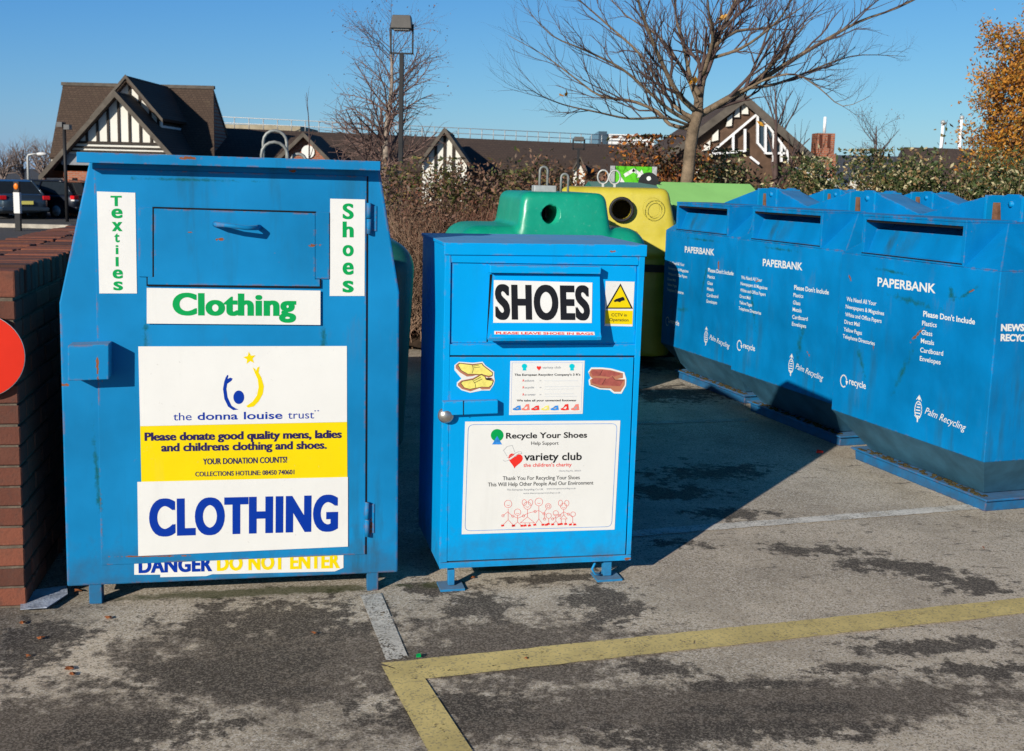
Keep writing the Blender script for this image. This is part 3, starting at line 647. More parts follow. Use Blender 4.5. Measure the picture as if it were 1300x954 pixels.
dup(pbk, o1 + sh + Vector((.10, .05, 0)), 'paper bank in the back row, scratched peak showing left of the nearest bank')
dup(pbk, o1 + sh + Vector((-.26, 1.34, 0)), 'paper bank far back, only a small peak showing behind the middle one')

# ================================================================== MOULDED BOTTLE BANKS
def rbox(cx_, cy_, z0, z1, w0, d0, w1, d1, r, seg=4):
    """tapered rounded block as vertex rings, rounded plan corners and domed top"""
    m_ = MB(); rings = []
    H_ = z1 - z0
    prof = [(0, 0), (.04, 0)] + [(1 - r/H_ + r/H_*math.sin(t_), r*(1-math.cos(t_))) for t_ in [k*math.pi/2/6 for k in range(7)]]
    for (h_, ins) in prof:
        w = (w0 + (w1-w0)*h_)/2 - ins; d = (d0 + (d1-d0)*h_)/2 - ins; rr = max(.02, r*1.0 - ins*.6); rr = min(rr, w*.95, d*.95)
        ring = []
        for (sx, sy, a0) in ((1, 1, 0), (-1, 1, 90), (-1, -1, 180), (1, -1, 270)):
            for k in range(seg+1):
                a_ = math.radians(a0 + 90*k/seg); ring.append((cx_ + sx*(w-rr) + rr*math.cos(a_), cy_ + sy*(d-rr) + rr*math.sin(a_), z0 + H_*h_))
        rings.append(ring)
    n_ = len(rings[0]); vs = [p_ for r_ in rings for p_ in r_]
    fs = [(i*n_+k, i*n_+(k+1) % n_, (i+1)*n_+(k+1) % n_, (i+1)*n_+k) for i in range(len(rings)-1) for k in range(n_)]
    fs += [list(range(n_))[::-1], [(len(rings)-1)*n_+k for k in range(n_)]]
    m_.add(vs, fs, 0, True); return m_
def merge(*mbs):
    r = MB()
    for b_ in mbs: r.add(b_.v, b_.f, 0, True)
    return r
def bake(o):
    dg = bpy.context.evaluated_depsgraph_get(); me = bpy.data.meshes.new_from_object(o.evaluated_get(dg)); o.modifiers.clear(); o.data = me; return o
def plastic(name, col, scuff=.3):
    t = NT(name); v = t.coord()
    c_0 = t.mix(t.ramp(t.noise(2.5, 4, .6, v), .3, .7), c4(col, .82), c4([min(1, x*1.15+.01) for x in col]))
    st = t.noise(7, 5, .7, t.mapv(v, (1, 1, .18)))
    c_0 = t.mix(t.math('MULTIPLY', t.ramp(st, .5, .75), scuff), c_0, c4([x*.35+.02 for x in col]))
    c_0 = t.mix(t.math('MULTIPLY', t.ramp(t.noise(40, 4, .7, v), .6, .75), .25), c_0, c4([x*.5+.25 for x in col]))
    t.bc(c_0); t.ro(t.math('ADD', t.math('MULTIPLY', t.noise(8, 4, .6, v), .25), .25)); t.bump(t.math('ADD', t.noise(4, 3, .5, v), t.math('MULTIPLY', t.noise(60, 3, .6, v), .1)), .3, .02); return t.mat
M['gp'] = plastic('green moulded plastic', (.0, .29, .175)); M['yp'] = plastic('yellow moulded plastic', (.50, .42, .035), .3); M['gp_shade'] = plastic('shade-darkened green plastic', (.006, .10, .085))
def bottle_bank(label, loc, yaw, w, d, h, hump, holex, holez, hr, mat, oval=False, hz=None):
    r = thing('bottle_bank', label, 'bottle bank', loc, yaw)
    hz = hz or h - .30
    parts_ = [rbox(0, d/2, .10, hz, w*.92, d*.92, w, d, .17 if not oval else .12), rbox(hump[0], d/2 + (-.015), hz-.35, h, hump[1]*1.12, d*1.0, hump[1]*.88, d*.84, .055)]
    b_ = merge(*parts_)
    o_ = part('shell', b_, mat, r)
    rm = o_.modifiers.new('r', 'REMESH'); rm.mode = 'VOXEL'; rm.voxel_size = .018; rm.use_smooth_shade = True
    s_ = o_.modifiers.new('s', 'SMOOTH'); s_.factor = .5; s_.iterations = 3
    cut = MB(); cut.tube([(holex, -.2, holez), (holex, d+.2, holez)], hr, 32); ct = part('cutter', cut, mat, r)
    bo = o_.modifiers.new('b', 'BOOLEAN'); bo.object = ct; bo.operation = 'DIFFERENCE'; bo.solver = 'EXACT'
    bpy.context.view_layer.update(); bake(o_); bpy.data.objects.remove(ct)
    for p_ in o_.data.polygons: p_.use_smooth = True
    return r, o_
# green, behind the shoe bank
base = G(700, 445); Yg = 8.0
pc = D(706, 400, Yg)
gb, gs = bottle_bank('green bottle bank with a round hole, rising behind the shoe bank', (pc.x, Yg, 0), .20, 1.44, 1.1, 1.505, (.06, .71), -.05, 1.345, .070, M['gp'], hz=1.255)
def rim(par, x_, z_, r_, y_, mat, t_=.012):
    m_ = MB(); m_.tube([(x_ + r_*math.cos(2*math.pi*k/28), y_, z_ + r_*math.sin(2*math.pi*k/28)) for k in range(28)], t_, 8, closed=True); return part('hole_rim', m_, mat, par)
m = MB(); m.box(-.077, -.02, .35, .45, 1.24, 1.48); part('hole_divider', m, M['dark'], gb)
M['hoop'] = simple('weathered galvanised hoop', (.24, .25, .24), .55, .3, .3, 20)
def hook(par, x_, y_, z0, w, h_, r_=.009, ry=0):
    m_ = MB(); pts_ = [(x_-w/2, y_, z0)] + [(x_ - w/2*math.cos(math.pi*k/8), y_, z0+h_-w/2+w/2*math.sin(math.pi*k/8)) for k in range(9)] + [(x_+w/2, y_, z0)]
    m_.tube(pts_, r_, 8); return part('lifting_hook', m_, M['hoop'], par)
hook(gb, -.02, .45, 1.48, .06, .21); hook(gb, .12, .35, 1.48, .055, .16)
m = MB(); m.box(-.10, .07, .40, .50, 1.47, 1.55); part('hook_bracket', m, M['galv'], gb, .004)
# green one behind the clothing bank, shade painted into its plastic
g2, _s = bottle_bank('green bottle bank in shade with grey lifting hoops, behind the clothing bank', (-1.20, 5.75, 0), .2, 1.42, 1.1, 1.47, (0, .72), 0, 1.34, .07, M['gp_shade'], hz=1.25)
for (x_, y_, w_, h_) in ((-.05, .40, .14, .30), (-.05, .62, .13, .37), (.08, .45, .08, .24), (.03, .35, .075, .20)): hook(g2, x_, y_, 1.46, w_, h_, .009)
m = MB(); m.box(-.15, .16, .32, .70, 1.43, 1.51); part('hook_bracket', m, M['galv'], g2, .004)
# yellow
Yy = 9.4; py_ = D(778, 400, Yy)
yb, ys = bottle_bank('yellow plastic bank with a black-rimmed round opening, left of the paper banks', (py_.x, Yy, 0), -.06, 1.10, 1.0, 1.545, (-.02, 1.03), .04, 1.36, .090, M['yp'], hz=1.33)
rim(yb, .04, 1.36, .094, -.012, M['black'], .014)
m = MB(); m.disc((.04, 1.36), .097, .32, 0); part('opening_baffle', m, M['dark'], yb)
for x_ in (-.14, .10):
    m = MB(); m.tube([(.20+x_*.0+ (x_+.14)*.42+.012*math.cos(k*.45)*4-.32, .3, 1.63 + .06*math.sin(k*.45)) for k in range(14)], .008, 6, closed=True)
    m.box(.20+(x_+.14)*.42-.33, .20+(x_+.14)*.42-.31, .29, .31, 1.5, 1.575); part('lifting_ring', m, M['galv'], yb)
m = MB(); m.box(-.58, .58, -.035, .02, .84, .90); m.box(.55, .585, .02, 1.0, .84, .90); part('strap_band', m, M['black'], yb, .004)
m = MB()
for k in range(5): m.tube([(.30 + (.045+.0)*math.cos(t_*.35)*(1+.28*k), -.006, 1.375 + .055*math.sin(t_*.35)*(1+.22*k)) for t_ in range(18)], .0025, 6, closed=True) if k in (1, 3) else None
part('embossed_emblem', m, M['yp'], yb)
# ---- pale green container behind
M['lg'] = paint('pale green paint', (.26, .56, .17), .5, .15, .25, .08, edge=False, dust=0); M['dg'] = paint('dark green steel and shaded end', (.03, .16, .13), .5, .2, .3, .1, edge=False)
gc = thing('green_container', 'pale green steel container with a pitched lid, behind the yellow bank', 'container', (0, 0, 0))
A0, A1 = D(952, 234, 11.3), D(835, 233, 11.0); n_ = Vector((-.30, -.95, 0)).normalized(); ax = (A0 - A1); ax.z = 0; ax.normalize(); n_ = Vector((ax.y, -ax.x, 0)); n_ = n_ if n_.y < 0 else -n_
ax = Vector((math.cos(.30), math.sin(.30), 0)); n_ = Vector((ax.y, -ax.x, 0))
rz = A0.z; E0 = A0 - ax*0; Lc = 1.75; Le = A0 - ax*1.02
def cp(t_, s_, z_): q_ = A0 - ax*t_ + n_*s_; return (q_.x, q_.y, z_)
m = MB(); hw, ez = .75, rz-.36
sec = [(hw, 0.08), (hw, ez), (0, rz), (-hw, ez), (-hw, .08)]
vs = [cp(0, s_, z_) for s_, z_ in sec] + [cp(1.05, s_, z_) for s_, z_ in sec]
m.add(vs, [(0, 1, 6, 5), (1, 2, 7, 6), (2, 3, 8, 7), (3, 4, 9, 8), (5, 6, 7, 8, 9), (0, 5, 9, 4)]); part('body', m, M['lg'], gc)
m = MB(); m.add([cp(-.002, s_, z_) for s_, z_ in sec], [(0, 1, 2, 3, 4)]); m.add([cp(-.004, s_, z_-.02) for s_, z_ in sec[1:4]], [(0, 1, 2)]); part('end_plate', m, M['dg'], gc)  # near end coloured dark for the side turned from the sun
m = MB(); vs = [cp(1.052, s_, z_-.012) for s_, z_ in sec] + [cp(1.75, s_, z_-.012) for s_, z_ in sec]
m.add(vs, [(0, 1, 6, 5), (1, 2, 7, 6), (2, 3, 8, 7), (3, 4, 9, 8), (5, 6, 7, 8, 9), (0, 1, 2, 3, 4)]); part('dark_half', m, M['dg'], gc)
lc = cp(1.12, 0, rz-.03); m = MB()
R_ = [(lc[0] + .1*math.cos(a_), lc[2] + .02 + .1*max(0, math.sin(a_))) for a_ in [k*math.pi/8 for k in range(9)]]
m.prism([(lc[0]-.16, lc[2]-.02)] + R_[::-1] + [(lc[0]+.16, lc[2]-.02)], lc[1]-.03, lc[1]+.0); m.disc((lc[0], lc[2]+.06), .022, lc[1]-.032, 1, 14); part('lifting_lug', m, [M['black'], M['white']], gc)
# ---- sign board between grey posts
p0, p1 = D(777, 235, 12.2), D(830, 235, 12.2); zt_ = D(800, 211.5, 12.2).z
gsn = thing('recycling_sign', 'bright green sign board with white arrows between two grey posts', 'sign', ((p0.x+p1.x)/2, 12.2, 0))
hw = (p1.x-p0.x)/2
m = MB(); m.box(-hw+.03, hw-.03, -.01, .01, .9, zt_); bd = part('board', m, simple('bright green sheet', (.10, .50, .02), .4), gsn)
for s_ in (-1, 1): m = MB(); m.box(s_*hw-.025, s_*hw+.025, -.03, .03, 0, zt_+.003); part('post', m, M['galv'], gsn, .004)
m = MB()
cz = zt_ - .19
for k in range(3):
    a_ = math.radians(90 + 120*k)
    q0 = (math.cos(a_+.75)*.13, cz+math.sin(a_+.75)*.13); q1 = (math.cos(a_)*.15, cz+math.sin(a_)*.15); q2 = (math.cos(a_-.5)*.13, cz+math.sin(a_-.5)*.13)
    m.line([q0, q1, q2], .038, -.0115 - .0003*k, 0)
    dr_ = Vector((q2[0]-q1[0], q2[1]-q1[1])).normalized(); nn = Vector((-dr_.y, dr_.x)); q = Vector(q2)
    m.flat([tuple(q + nn*.05), tuple(q - nn*.05), tuple(q + dr_*.075)], -.0125 - .0003*k, 0)
part('arrows', m, W, bd)
# ================================================================== BRICK WALL
bw = G(34, 772); yaww = math.radians(11)
wl = thing('brick_wall', 'red brick wall end with brick-on-edge coping, left of the clothing bank', 'wall', (bw.x, bw.y, 0), yaww)
def brickmat(name, c_a, c_b, c_c):
    t = NT(name); g = t.n('NewGeometry').outputs['Random Per Island']; v = t.coord()
    r = t.n('ValToRGB', Fac=g); e = r.color_ramp.elements; e[0].color = c4(c_a); e[0].position = 0; e[1].color = c4(c_b); e[1].position = 1
    k = r.color_ramp.elements.new(.55); k.color = c4(c_c)
    x = t.mix(t.math('MULTIPLY', t.ramp(t.noise(30, 6, .7, v), .5, .7), .6), r.outputs[0], (.05, .03, .025, 1))
    x = t.mix(t.math('MULTIPLY', t.ramp(t.noise(4, 3, .6, v), .45, .65), .45), x, (.16, .06, .035, 1))
    x = t.mix(t.math('MULTIPLY', t.ramp(t.noise(9, 5, .7, v), .62, .7), .4), x, (.30, .24, .19, 1))
    t.bc(x); t.b.inputs['Roughness'].default_value = .9; t.bump(t.noise(90, 5, .7, v), .6, .006); return t.mat
BM = brickmat('red brick', (.05, .02, .014), (.22, .066, .036), (.14, .042, .024))
MM = simple('dark mortar', (.13, .105, .08), .95, 0, .35, 30, .5)
random.seed(11)
m = MB(); CH = .075; LW, LN = .44, 3.3
def brick(m_, x0, x1, y0, y1, z0, z1):
    j = lambda: random.uniform(-.0025, .0025); b = .004
    X0, X1, Y0, Y1, Z0, Z1 = x0+j(), x1+j(), y0+j(), y1+j(), z0+j()*.6, z1+j()*.6
    m_.box(X0, X1, Y0, Y1, Z0, Z1)
NC = 15
for c_ in range(NC):
    z0 = .01 + c_*CH
    off = (c_ % 2)*.1125
    # end face (x from -LW to 0) and right face (y 0..LN)
    xs = [-LW, -LW+.215, -LW+.4375] if c_ % 2 == 0 else [-LW, -LW+.105, -LW+.3275, -LW+.4375]
    for i in range(len(xs)-1): brick(m, xs[i]+.005, xs[i+1]-.005 if i < len(xs)-2 else 0, 0, .102, z0, z0+.065)
    y = .11 - (.0 if c_ % 2 else 0) + (.1125 if c_ % 2 else 0)
    if c_ % 2: brick(m, -.102, 0, .112, .215, z0, z0+.065)
    y = .225 if c_ % 2 else .112
    while y < LN:
        brick(m, -.102, 0, y, min(LN, y+.215), z0, z0+.065); brick(m, -LW, -LW+.102, y, min(LN, y+.215), z0, z0+.065); y += .225
part('brickwork', m, BM, wl, .004, 1)
m = MB(); m.box(-LW+.008, -.008, .008, LN-.01, 0, NC*CH+.012); part('mortar', m, MM, wl)
m = MB(); y = 0.0; ZC = NC*CH + .012
random.seed(4)
while y < LN:
    for (x0, x1) in ((-LW-.004, -LW/2-.004), (-LW/2+.004, .006)): 
        jz = random.uniform(-.006, .006); m.box(x0+random.uniform(-.006, .006), x1+random.uniform(-.006, .006), y, y+.066, ZC, ZC+.098+jz)
    y += .075
part('coping', m, BM, wl, .007, 2)
m = MB(); m.box(-LW+.02, -.02, .01, LN-.01, ZC-.001, ZC+.088); part('coping_mortar', m, MM, wl)
# red disc on the wall's end
rc_ = Frame(bw.x, bw.y, yaww); x_, z_ = rc_.loc(-26, 452, -.03)
rd = thing('red_disc_sign', 'round plain red disc sign on the end of the brick wall, cut by the frame', 'sign', (bw.x, bw.y, 0), yaww)
m = MB(); m.prism([(x_+.148*math.cos(k*math.pi/24), z_+.148*math.sin(k*math.pi/24)) for k in range(48)], -.032, -.027); part('disc', m, simple('red enamel', (.60, .025, .01), .35, 0, .05), rd, .001)
m = MB(); m.tube([(x_+.148*math.cos(k*math.pi/24), -.0295, z_+.148*math.sin(k*math.pi/24)) for k in range(48)], .002, 6, closed=True); part('rim', m, M['galv'], rd)
m = MB(); m.box(x_-.02, x_+.02, -.0265, .0, z_-.03, z_+.03); part('bracket', m, M['galv'], rd)
# ================================================================== GROUND
def patch_nodes(t, v, patches, nz):
    m_ = None
    for (cx_, cy_, rx, ry, ang, amp) in patches:
        w = t.mapv(v, (1, 1, 1), (-cx_, -cy_, 0)); w = t.mapv(w, (1, 1, 0), (0, 0, 0), (0, 0, -ang)); w = t.mapv(w, (1/rx, 1/ry, 0))
        ln = t.n('VectorMath', _operation='LENGTH', i0=w).outputs['Value']
        k = t.math('MULTIPLY', t.math('SUBTRACT', t.math('ADD', 1.0, t.math('MULTIPLY', nz, amp)), ln), 2.6, True)
        m_ = k if m_ is None else t.math('MAXIMUM', m_, k)
    return m_
def pe(x, y, rxp, ryp, ang=0, amp=2.2):
    """patch centred on a photo point; radii are metres"""
    q = G(x, y); return (q.x, q.y, rxp, ryp, ang, amp)
def asphalt():
    t = NT('worn asphalt'); v = t.coord()
    agg = t.n('TexVoronoi', Scale=190.0, Vector=v); ag = agg.outputs['Distance']; agc = t.n('SeparateColor', Color=agg.outputs['Color']).outputs[0]
    n1 = t.noise(1.1, 5, .6, v); n2 = t.noise(7, 8, .74, v); n3 = t.noise(230, 3, .7, v)
    dry = t.mix(t.ramp(n1, .35, .68), (.38, .32, .24, 1), (.64, .54, .41, 1))
    dry = t.mix(t.math('MULTIPLY', t.ramp(agc, .55, .95), .7), dry, (.75, .69, .60, 1))
    dry = t.mix(t.math('MULTIPLY', t.ramp(agc, .0, .28, (1, 1, 1, 1), (0, 0, 0, 1)), .75), dry, (.10, .085, .07, 1))
    dry = t.mix(t.math('MULTIPLY', t.ramp(t.noise(1.9, 5, .65, t.mapv(v, (1, 1, 1), (4, 2, 0))), .5, .7), .4), dry, (.20, .165, .125, 1))
    dry = t.mix(t.math('MULTIPLY', t.ramp(n3, .5, .7), .35), dry, (.16, .14, .115, 1))
    dry = t.mix(t.math('MULTIPLY', t.ramp(t.noise(3.5, 6, .7, v), .48, .68), .35), dry, (.26, .215, .165, 1))
    wet_shade = t.mix(t.ramp(agc, .4, .95), (.055, .045, .036, 1), (.20, .17, .135, 1))
    nz = t.math('SUBTRACT', t.math('ADD', t.math('MULTIPLY', n2, .65), t.math('MULTIPLY', t.noise(23, 4, .65, v), .35)), .5)
    A = math.radians
    big = [pe(350, 790, .42, .24, .2), pe(300, 850, .36, .22, .3), pe(610, 770, .17, .14, -.5), pe(550, 748, .14, .10, 0), pe(770, 765, .16, .24, .1), pe(700, 735, .25, .07, .2),
           pe(1130, 718, .30, .13, -.25), pe(1040, 700, .26, .08, -.1), pe(1225, 740, .22, .13, -.35), pe(930, 652, .22, .12, .1), pe(905, 600, .40, .16, .2), pe(850, 625, .3, .16, .2), pe(870, 690, .16, .07, 0),  # damp patches; two also darken ground lying in the shoe bank's shadow
           pe(840, 850, .15, .07, 0), pe(1180, 820, .40, .07, .12), pe(1240, 850, .30, .06, .1), pe(1080, 850, .22, .05, .1), pe(560, 900, .3, .12, .1), pe(900, 930, .5, .10, .1),
           pe(850, 500, .5, .35, .2), pe(870, 465, .6, .4, 0), pe(170, 930, .3, .12, .2), pe(40, 820, .20, .26, .1), pe(1000, 900, .3, .05, .1), pe(940, 870, .22, .045, .1)]
    m_ = patch_nodes(t, v, big, t.math('MULTIPLY', nz, 3.2))
    wide = t.math('MULTIPLY', patch_nodes(t, v, [pe(350, 835, .66, .50, .2), pe(60, 930, .5, .3, .3), pe(640, 830, .6, .36, .2), pe(900, 900, 1.4, .22, .15)], t.math('MULTIPLY', nz, 1.6)), .5, True)
    dry = t.mix(t.math('MULTIPLY', wide, 1.9, True), dry, t.mix(t.ramp(agc, .3, .95), (.085, .068, .052, 1), (.22, .185, .15, 1)))
    sm = t.math('MULTIPLY', t.ramp(t.noise(8.5, 8, .68, t.mapv(v, (1, 1.6, 1))), .585, .63), t.ramp(t.noise(.9, 2, .5, v), .40, .55)); m_ = t.math('MAXIMUM', m_, t.math('MULTIPLY', sm, .8)); m_ = t.math('MULTIPLY', m_, .93)
    col_ = t.mix(m_, dry, wet_shade)
    # cracks between bays
    cr = t.n('TexVoronoi', _feature='DISTANCE_TO_EDGE', Scale=.21, Vector=t.mapv(t.mix(.06, v, t.n('TexNoise', Scale=3.0, Vector=v).outputs['Color']), (1, 1, 1)))
    crm = t.math('MULTIPLY', t.ramp(cr.outputs['Distance'], .0006, .0018, (1, 1, 1, 1), (0, 0, 0, 1)), t.ramp(t.noise(1.5, 3, .5, v), .5, .6))
    col_ = t.mix(t.math('MULTIPLY', t.ramp(t.noise(60, 4, .7, v), .6, .72), .35), col_, (.07, .06, .05, 1))
    ms = patch_nodes(t, v, [pe(330, 752, .62, .05, .19, 2.5), pe(560, 742, .1, .05, .2, 2.5), pe(640, 722, .2, .035, .2, 2.5)], nz)
    col_ = t.mix(t.math('MULTIPLY', ms, .75), col_, t.mix(t.noise(50, 3, .6, v), (.02, .03, .008, 1), (.09, .10, .03, 1)))
    # the older, darker strip by the wall
    st = patch_nodes(t, v, [(-2.35, 3.2, .83, 1.4, -.45, .5)], nz)
    col_ = t.mix(t.math('MULTIPLY', st, .78), col_, t.mix(t.ramp(agc, .5, .95), (.035, .033, .032, 1), (.16, .15, .14, 1)))
    # far car park is smoother, its shade painted in as a darker tone
    yv = t.n('SeparateXYZ', Vector=v).outputs[1]
    col_ = t.mix(t.ramp(t.math('DIVIDE', yv, 40.0), .22, .32), col_, (.075, .073, .075, 1))
    t.bc(col_); t.ro(t.math('SUBTRACT', .95, t.math('MULTIPLY', m_, .12))); t.b.inputs['Specular IOR Level'].default_value = .25
    h = t.math('ADD', t.math('MULTIPLY', agc, .35), t.math('MULTIPLY', n3, .8)); h = t.math('ADD', h, t.math('MULTIPLY', t.noise(420, 2, .6, v), .4)); t.bump(h, .6, .005); return t.mat
ys = [-3, 0, 3, 6, 9, 12] + [13+i for i in range(1, 18)] + [40, 60, 100, 200, 500, 1500]
m = MB(); xs = [-1500, -200, -60, -20, -8, 0, 8, 20, 60, 200, 1500]
vs = [(x, y, gz(y)) for y in ys for x in xs]; n_ = len(xs)
m.add(vs, [(j*n_+i, j*n_+i+1, (j+1)*n_+i+1, (j+1)*n_+i) for j in range(len(ys)-1) for i in range(n_-1)], 0, True)
g = kind(part('ground', m, asphalt()))
# painted lines
def linemat(name, c_, wear):
    t = NT(name); v = t.coord(); ag = t.n('SeparateColor', Color=t.n('TexVoronoi', Scale=150.0, Vector=v).outputs['Color']).outputs[0]
    c_1 = t.mix(t.ramp(t.noise(6, 5, .65, v), .35, .7), c4(c_, .72), c4(c_, 1.0))
    c_1 = t.mix(t.math('MULTIPLY', t.ramp(ag, .0, .3, (1, 1, 1, 1), (0, 0, 0, 1)), .55), c_1, (.13, .12, .10, 1))
    w = t.ramp(t.math('ADD', t.math('MULTIPLY', t.noise(16, 6, .75, v), .7), t.math('MULTIPLY', ag, .3)), .66-wear, .72-wear, (0, 0, 0, 1), (1, 1, 1, 1))
    w2 = t.ramp(t.noise(5, 3, .5, v), .35, .55)
    t.bc(c_1); t.b.inputs['Roughness'].default_value = .9; t.put(t.b.inputs['Alpha'], t.math('SUBTRACT', 1.0, t.math('MULTIPLY', w, w2 if wear < .2 else 1.0))); t.bump(ag, .4, .004); return t.mat
YM = linemat('worn yellow road paint', (.66, .52, .20), .02); WM = linemat('worn white road paint', (.74, .70, .62), .085); WM2 = linemat('very worn white road paint', (.55, .53, .48), .17)
def strip(name, pts_px, mat, z=.004, seg=14, jit=.004):
    """quad between photo points a-b (one edge) and d-c (other edge), laid on the ground"""
    a_, b_, c_, d_ = [G(*p_) for p_ in pts_px]; m_ = MB(); vs = []
    for i in range(seg+1):
        t_ = i/seg; p_ = a_.lerp(b_, t_); q_ = d_.lerp(c_, t_); p_ = p_ + Vector((0, random.uniform(-jit, jit), 0)); q_ = q_ + Vector((0, random.uniform(-jit, jit), 0))
        vs += [(p_.x, p_.y, z+gz(p_.y)), (q_.x, q_.y, z+gz(q_.y))]
    m_.add(vs, [(2*i, 2*i+1, 2*i+3, 2*i+2) for i in range(seg)]); o_ = kind(part(name, m_, mat)); return o_
strip('yellow_line', [(483, 843.5), (1420, 748), (1420, 767), (540, 863)], YM, seg=60, jit=.003)
strip('yellow_line', [(484.5, 846), (537, 860), (668, 1060), (600, 1060)], YM, .0045, 20)
strip('white_line', [(457, 757), (484, 755), (519, 836), (490, 840)], linemat('flaking white road paint', (.60, .57, .51), .115), seg=10, jit=.008)
strip('white_line', [(800, 674.5), (1262, 639), (1262, 646), (800, 682.5)], WM, seg=50)
strip('white_line', [(806, 536), (950, 532), (950, 535), (806, 540)], WM2, seg=10)
strip('yellow_line', [(-20, 303.5), (28, 308), (28, 310.5), (-20, 306)], YM, .006, 4, 0); strip('yellow_line', [(-40, 316), (10, 312), (10, 314), (-40, 319)], YM, .006, 4, 0)
# kerb of the far car park
k0, k1 = D(-60, 281, 37), D(130, 284, 37)
m = MB(); m.box(-30, -6, 35.6, 35.8, -.36, -.22); kb = kind(part('kerb', m, simple('pale kerb stone', (.42, .38, .32), .9, 0, .3, 3), None, .02))
m = MB(); m.box(-30, -6, 35.8, 60, -.36, -.23); kind(part('raised_pavement', m, simple('dark tarmac', (.07, .07, .07), .9, 0, .2, 4)))
def litter(name, label, cat, poly, loc, mat, yaw=0, th=.003, group=None, lift=.004):
    m_ = MB(); n = len(poly); zf = [random.uniform(0, .006) for _ in poly]
    m_.add([(p_[0], p_[1], lift+zf[i]) for i, p_ in enumerate(poly)] + [(p_[0], p_[1], lift+zf[i]+th) for i, p_ in enumerate(poly)] + [(0, 0, lift+.004), (0, 0, lift+.008)],
           [(i, (i+1) % n, 2*n) for i in range(n)] + [((i+1) % n + n, i+n, 2*n+1) for i in range(n)] + [(i, i+n, (i+1) % n+n, (i+1) % n) for i in range(n)])
    o_ = part(name, m_, mat, None); o_.location = loc; o_.rotation_euler = (0, 0, yaw); tag(o_, label, cat, group); return o_
q = G(56, 765); litter('crumpled_paper', 'crumpled white and blue wrapper on the ground between brick wall and clothing bank', 'litter', [(-.07, -.09), (.02, -.10), (.08, .02), (.07, .11), (-.04, .09), (-.08, .0)], q, simple('crumpled wrapper', (.32, .36, .44), .4, 0, .5, 14, .5), .3, lift=.012)
LM = simple('dead leaf', (.26, .085, .03), .8, 0, .5, 40)
leafp = [(.0, -.02), (.012, -.012), (.022, .0), (.012, .008), (.004, .022), (-.006, .01), (-.022, .006), (-.012, -.006)]
for i, (x, y, s_) in enumerate(((138, 786, 1.0), (88, 851, 1.1), (92, 858, .8), (29, 793, .8), (52, 812, .9), (399, 806, .7), (36, 835, .6), (100, 752, 1.2), (1248, 697, .4), (600, 735, .8), (668, 838, .5))):
    q = G(x, y); litter('fallen_leaf', 'small orange-brown dead leaf lying on the asphalt', 'leaf', [(a_*s_*.75, b_*s_*.75) for a_, b_ in leafp], q, LM, i*1.3, .001, 'dead leaves scattered on the asphalt')
q = G(1040, 576); litter('red_scrap', 'small bright red scrap on the asphalt at the shadow edge', 'litter', [(-.02, -.01), (.02, -.012), (.024, .01), (-.01, .014)], q, M['red'], 0, .012)
q = G(1056, 562); litter('purple_scrap', 'small purple scrap by the skid of the middle paper bank', 'litter', [(-.015, -.01), (.02, -.01), (.02, .012), (-.01, .01)], q, simple('purple plastic', (.18, .03, .15), .4), 0, .012)
q = G(531, 836); litter('green_scrap', 'tiny bright green scrap beside the corner of the yellow line', 'litter', [(-.008, -.006), (.008, -.006), (.009, .006), (-.006, .007)], q, M['green'], .3, .006)
q = G(375, 743); m = MB(); 
for k in range(7): m.ball((random.uniform(-.09, .09), random.uniform(-.05, .05), .03), random.uniform(.025, .05), 0, 9, 6, (1.4, 1, .8))
o_ = part('plastic_bag', m, simple('black bin bag', (.02, .022, .028), .3, 0, .4, 30, .6)); o_.location = (q.x, q.y+.12, 0); tag(o_, 'crumpled dark plastic bag lying under the clothing bank', 'bag')
q = G(677, 719); m = MB(); m.ball((0, 0, .03), .05, 0, 12, 8, (1.4, 1, .7)); m.ball((.08, .02, .02), .03, 0, 10, 6, (1.4, 1, .7))
o_ = part('pale_stone', m, simple('dull grey stone', (.16, .15, .14), .8, 0, .3, 20, .4)); o_.location = (q.x, q.y+.1, 0); tag(o_, 'rounded grey lump under the middle of the shoe bank', 'stone')
# ================================================================== VEGETATION
def leafmat(name, cols, rough=.6, trans=.25):
    t = NT(name); g_ = t.n('NewGeometry').outputs['Random Per Island']; r = t.n('ValToRGB', Fac=g_); r.color_ramp.interpolation = 'CONSTANT'
    e = r.color_ramp.elements; e[0].position = 0; e[0].color = c4(cols[0]); e[1].position = 1/len(cols); e[1].color = c4(cols[1])
    for i in range(2, len(cols)): x = e.new(i/len(cols)); x.color = c4(cols[i])
    t.bc(r.outputs[0]); t.b.inputs['Roughness'].default_value = rough; t.b.inputs['Specular IOR Level'].default_value = .35
    if trans:
        tr = t.n('BsdfTranslucent', Color=r.outputs[0]); mx = t.n('MixShader', Fac=trans, i1=t.b.outputs[0], i2=tr.outputs[0]); t.t.links.new(mx.outputs[0], t.t.nodes['Material Output'].inputs['Surface'])
    return t.mat
def leaves_mesh(P, sizes, rng, elong=1.6, droop=0):
    n = len(P); th = rng.uniform(0, 2*np.pi, n); cz_ = rng.uniform(-1, 1, n); sz = np.sqrt(1-cz_**2)
    N_ = np.stack([sz*np.cos(th), sz*np.sin(th), cz_], 1); R_ = rng.normal(size=(n, 3)); U_ = np.cross(N_, R_); U_ /= np.linalg.norm(U_, axis=1)[:, None]; V_ = np.cross(N_, U_)
    s_ = sizes[:, None]
    c4_ = [P + U_*s_*elong*.5, P + V_*s_*.36 + N_*s_*.06, P - U_*s_*elong*.5, P - V_*s_*.36 + N_*s_*.06]
    V = np.stack(c4_, 1).reshape(-1, 3); return V
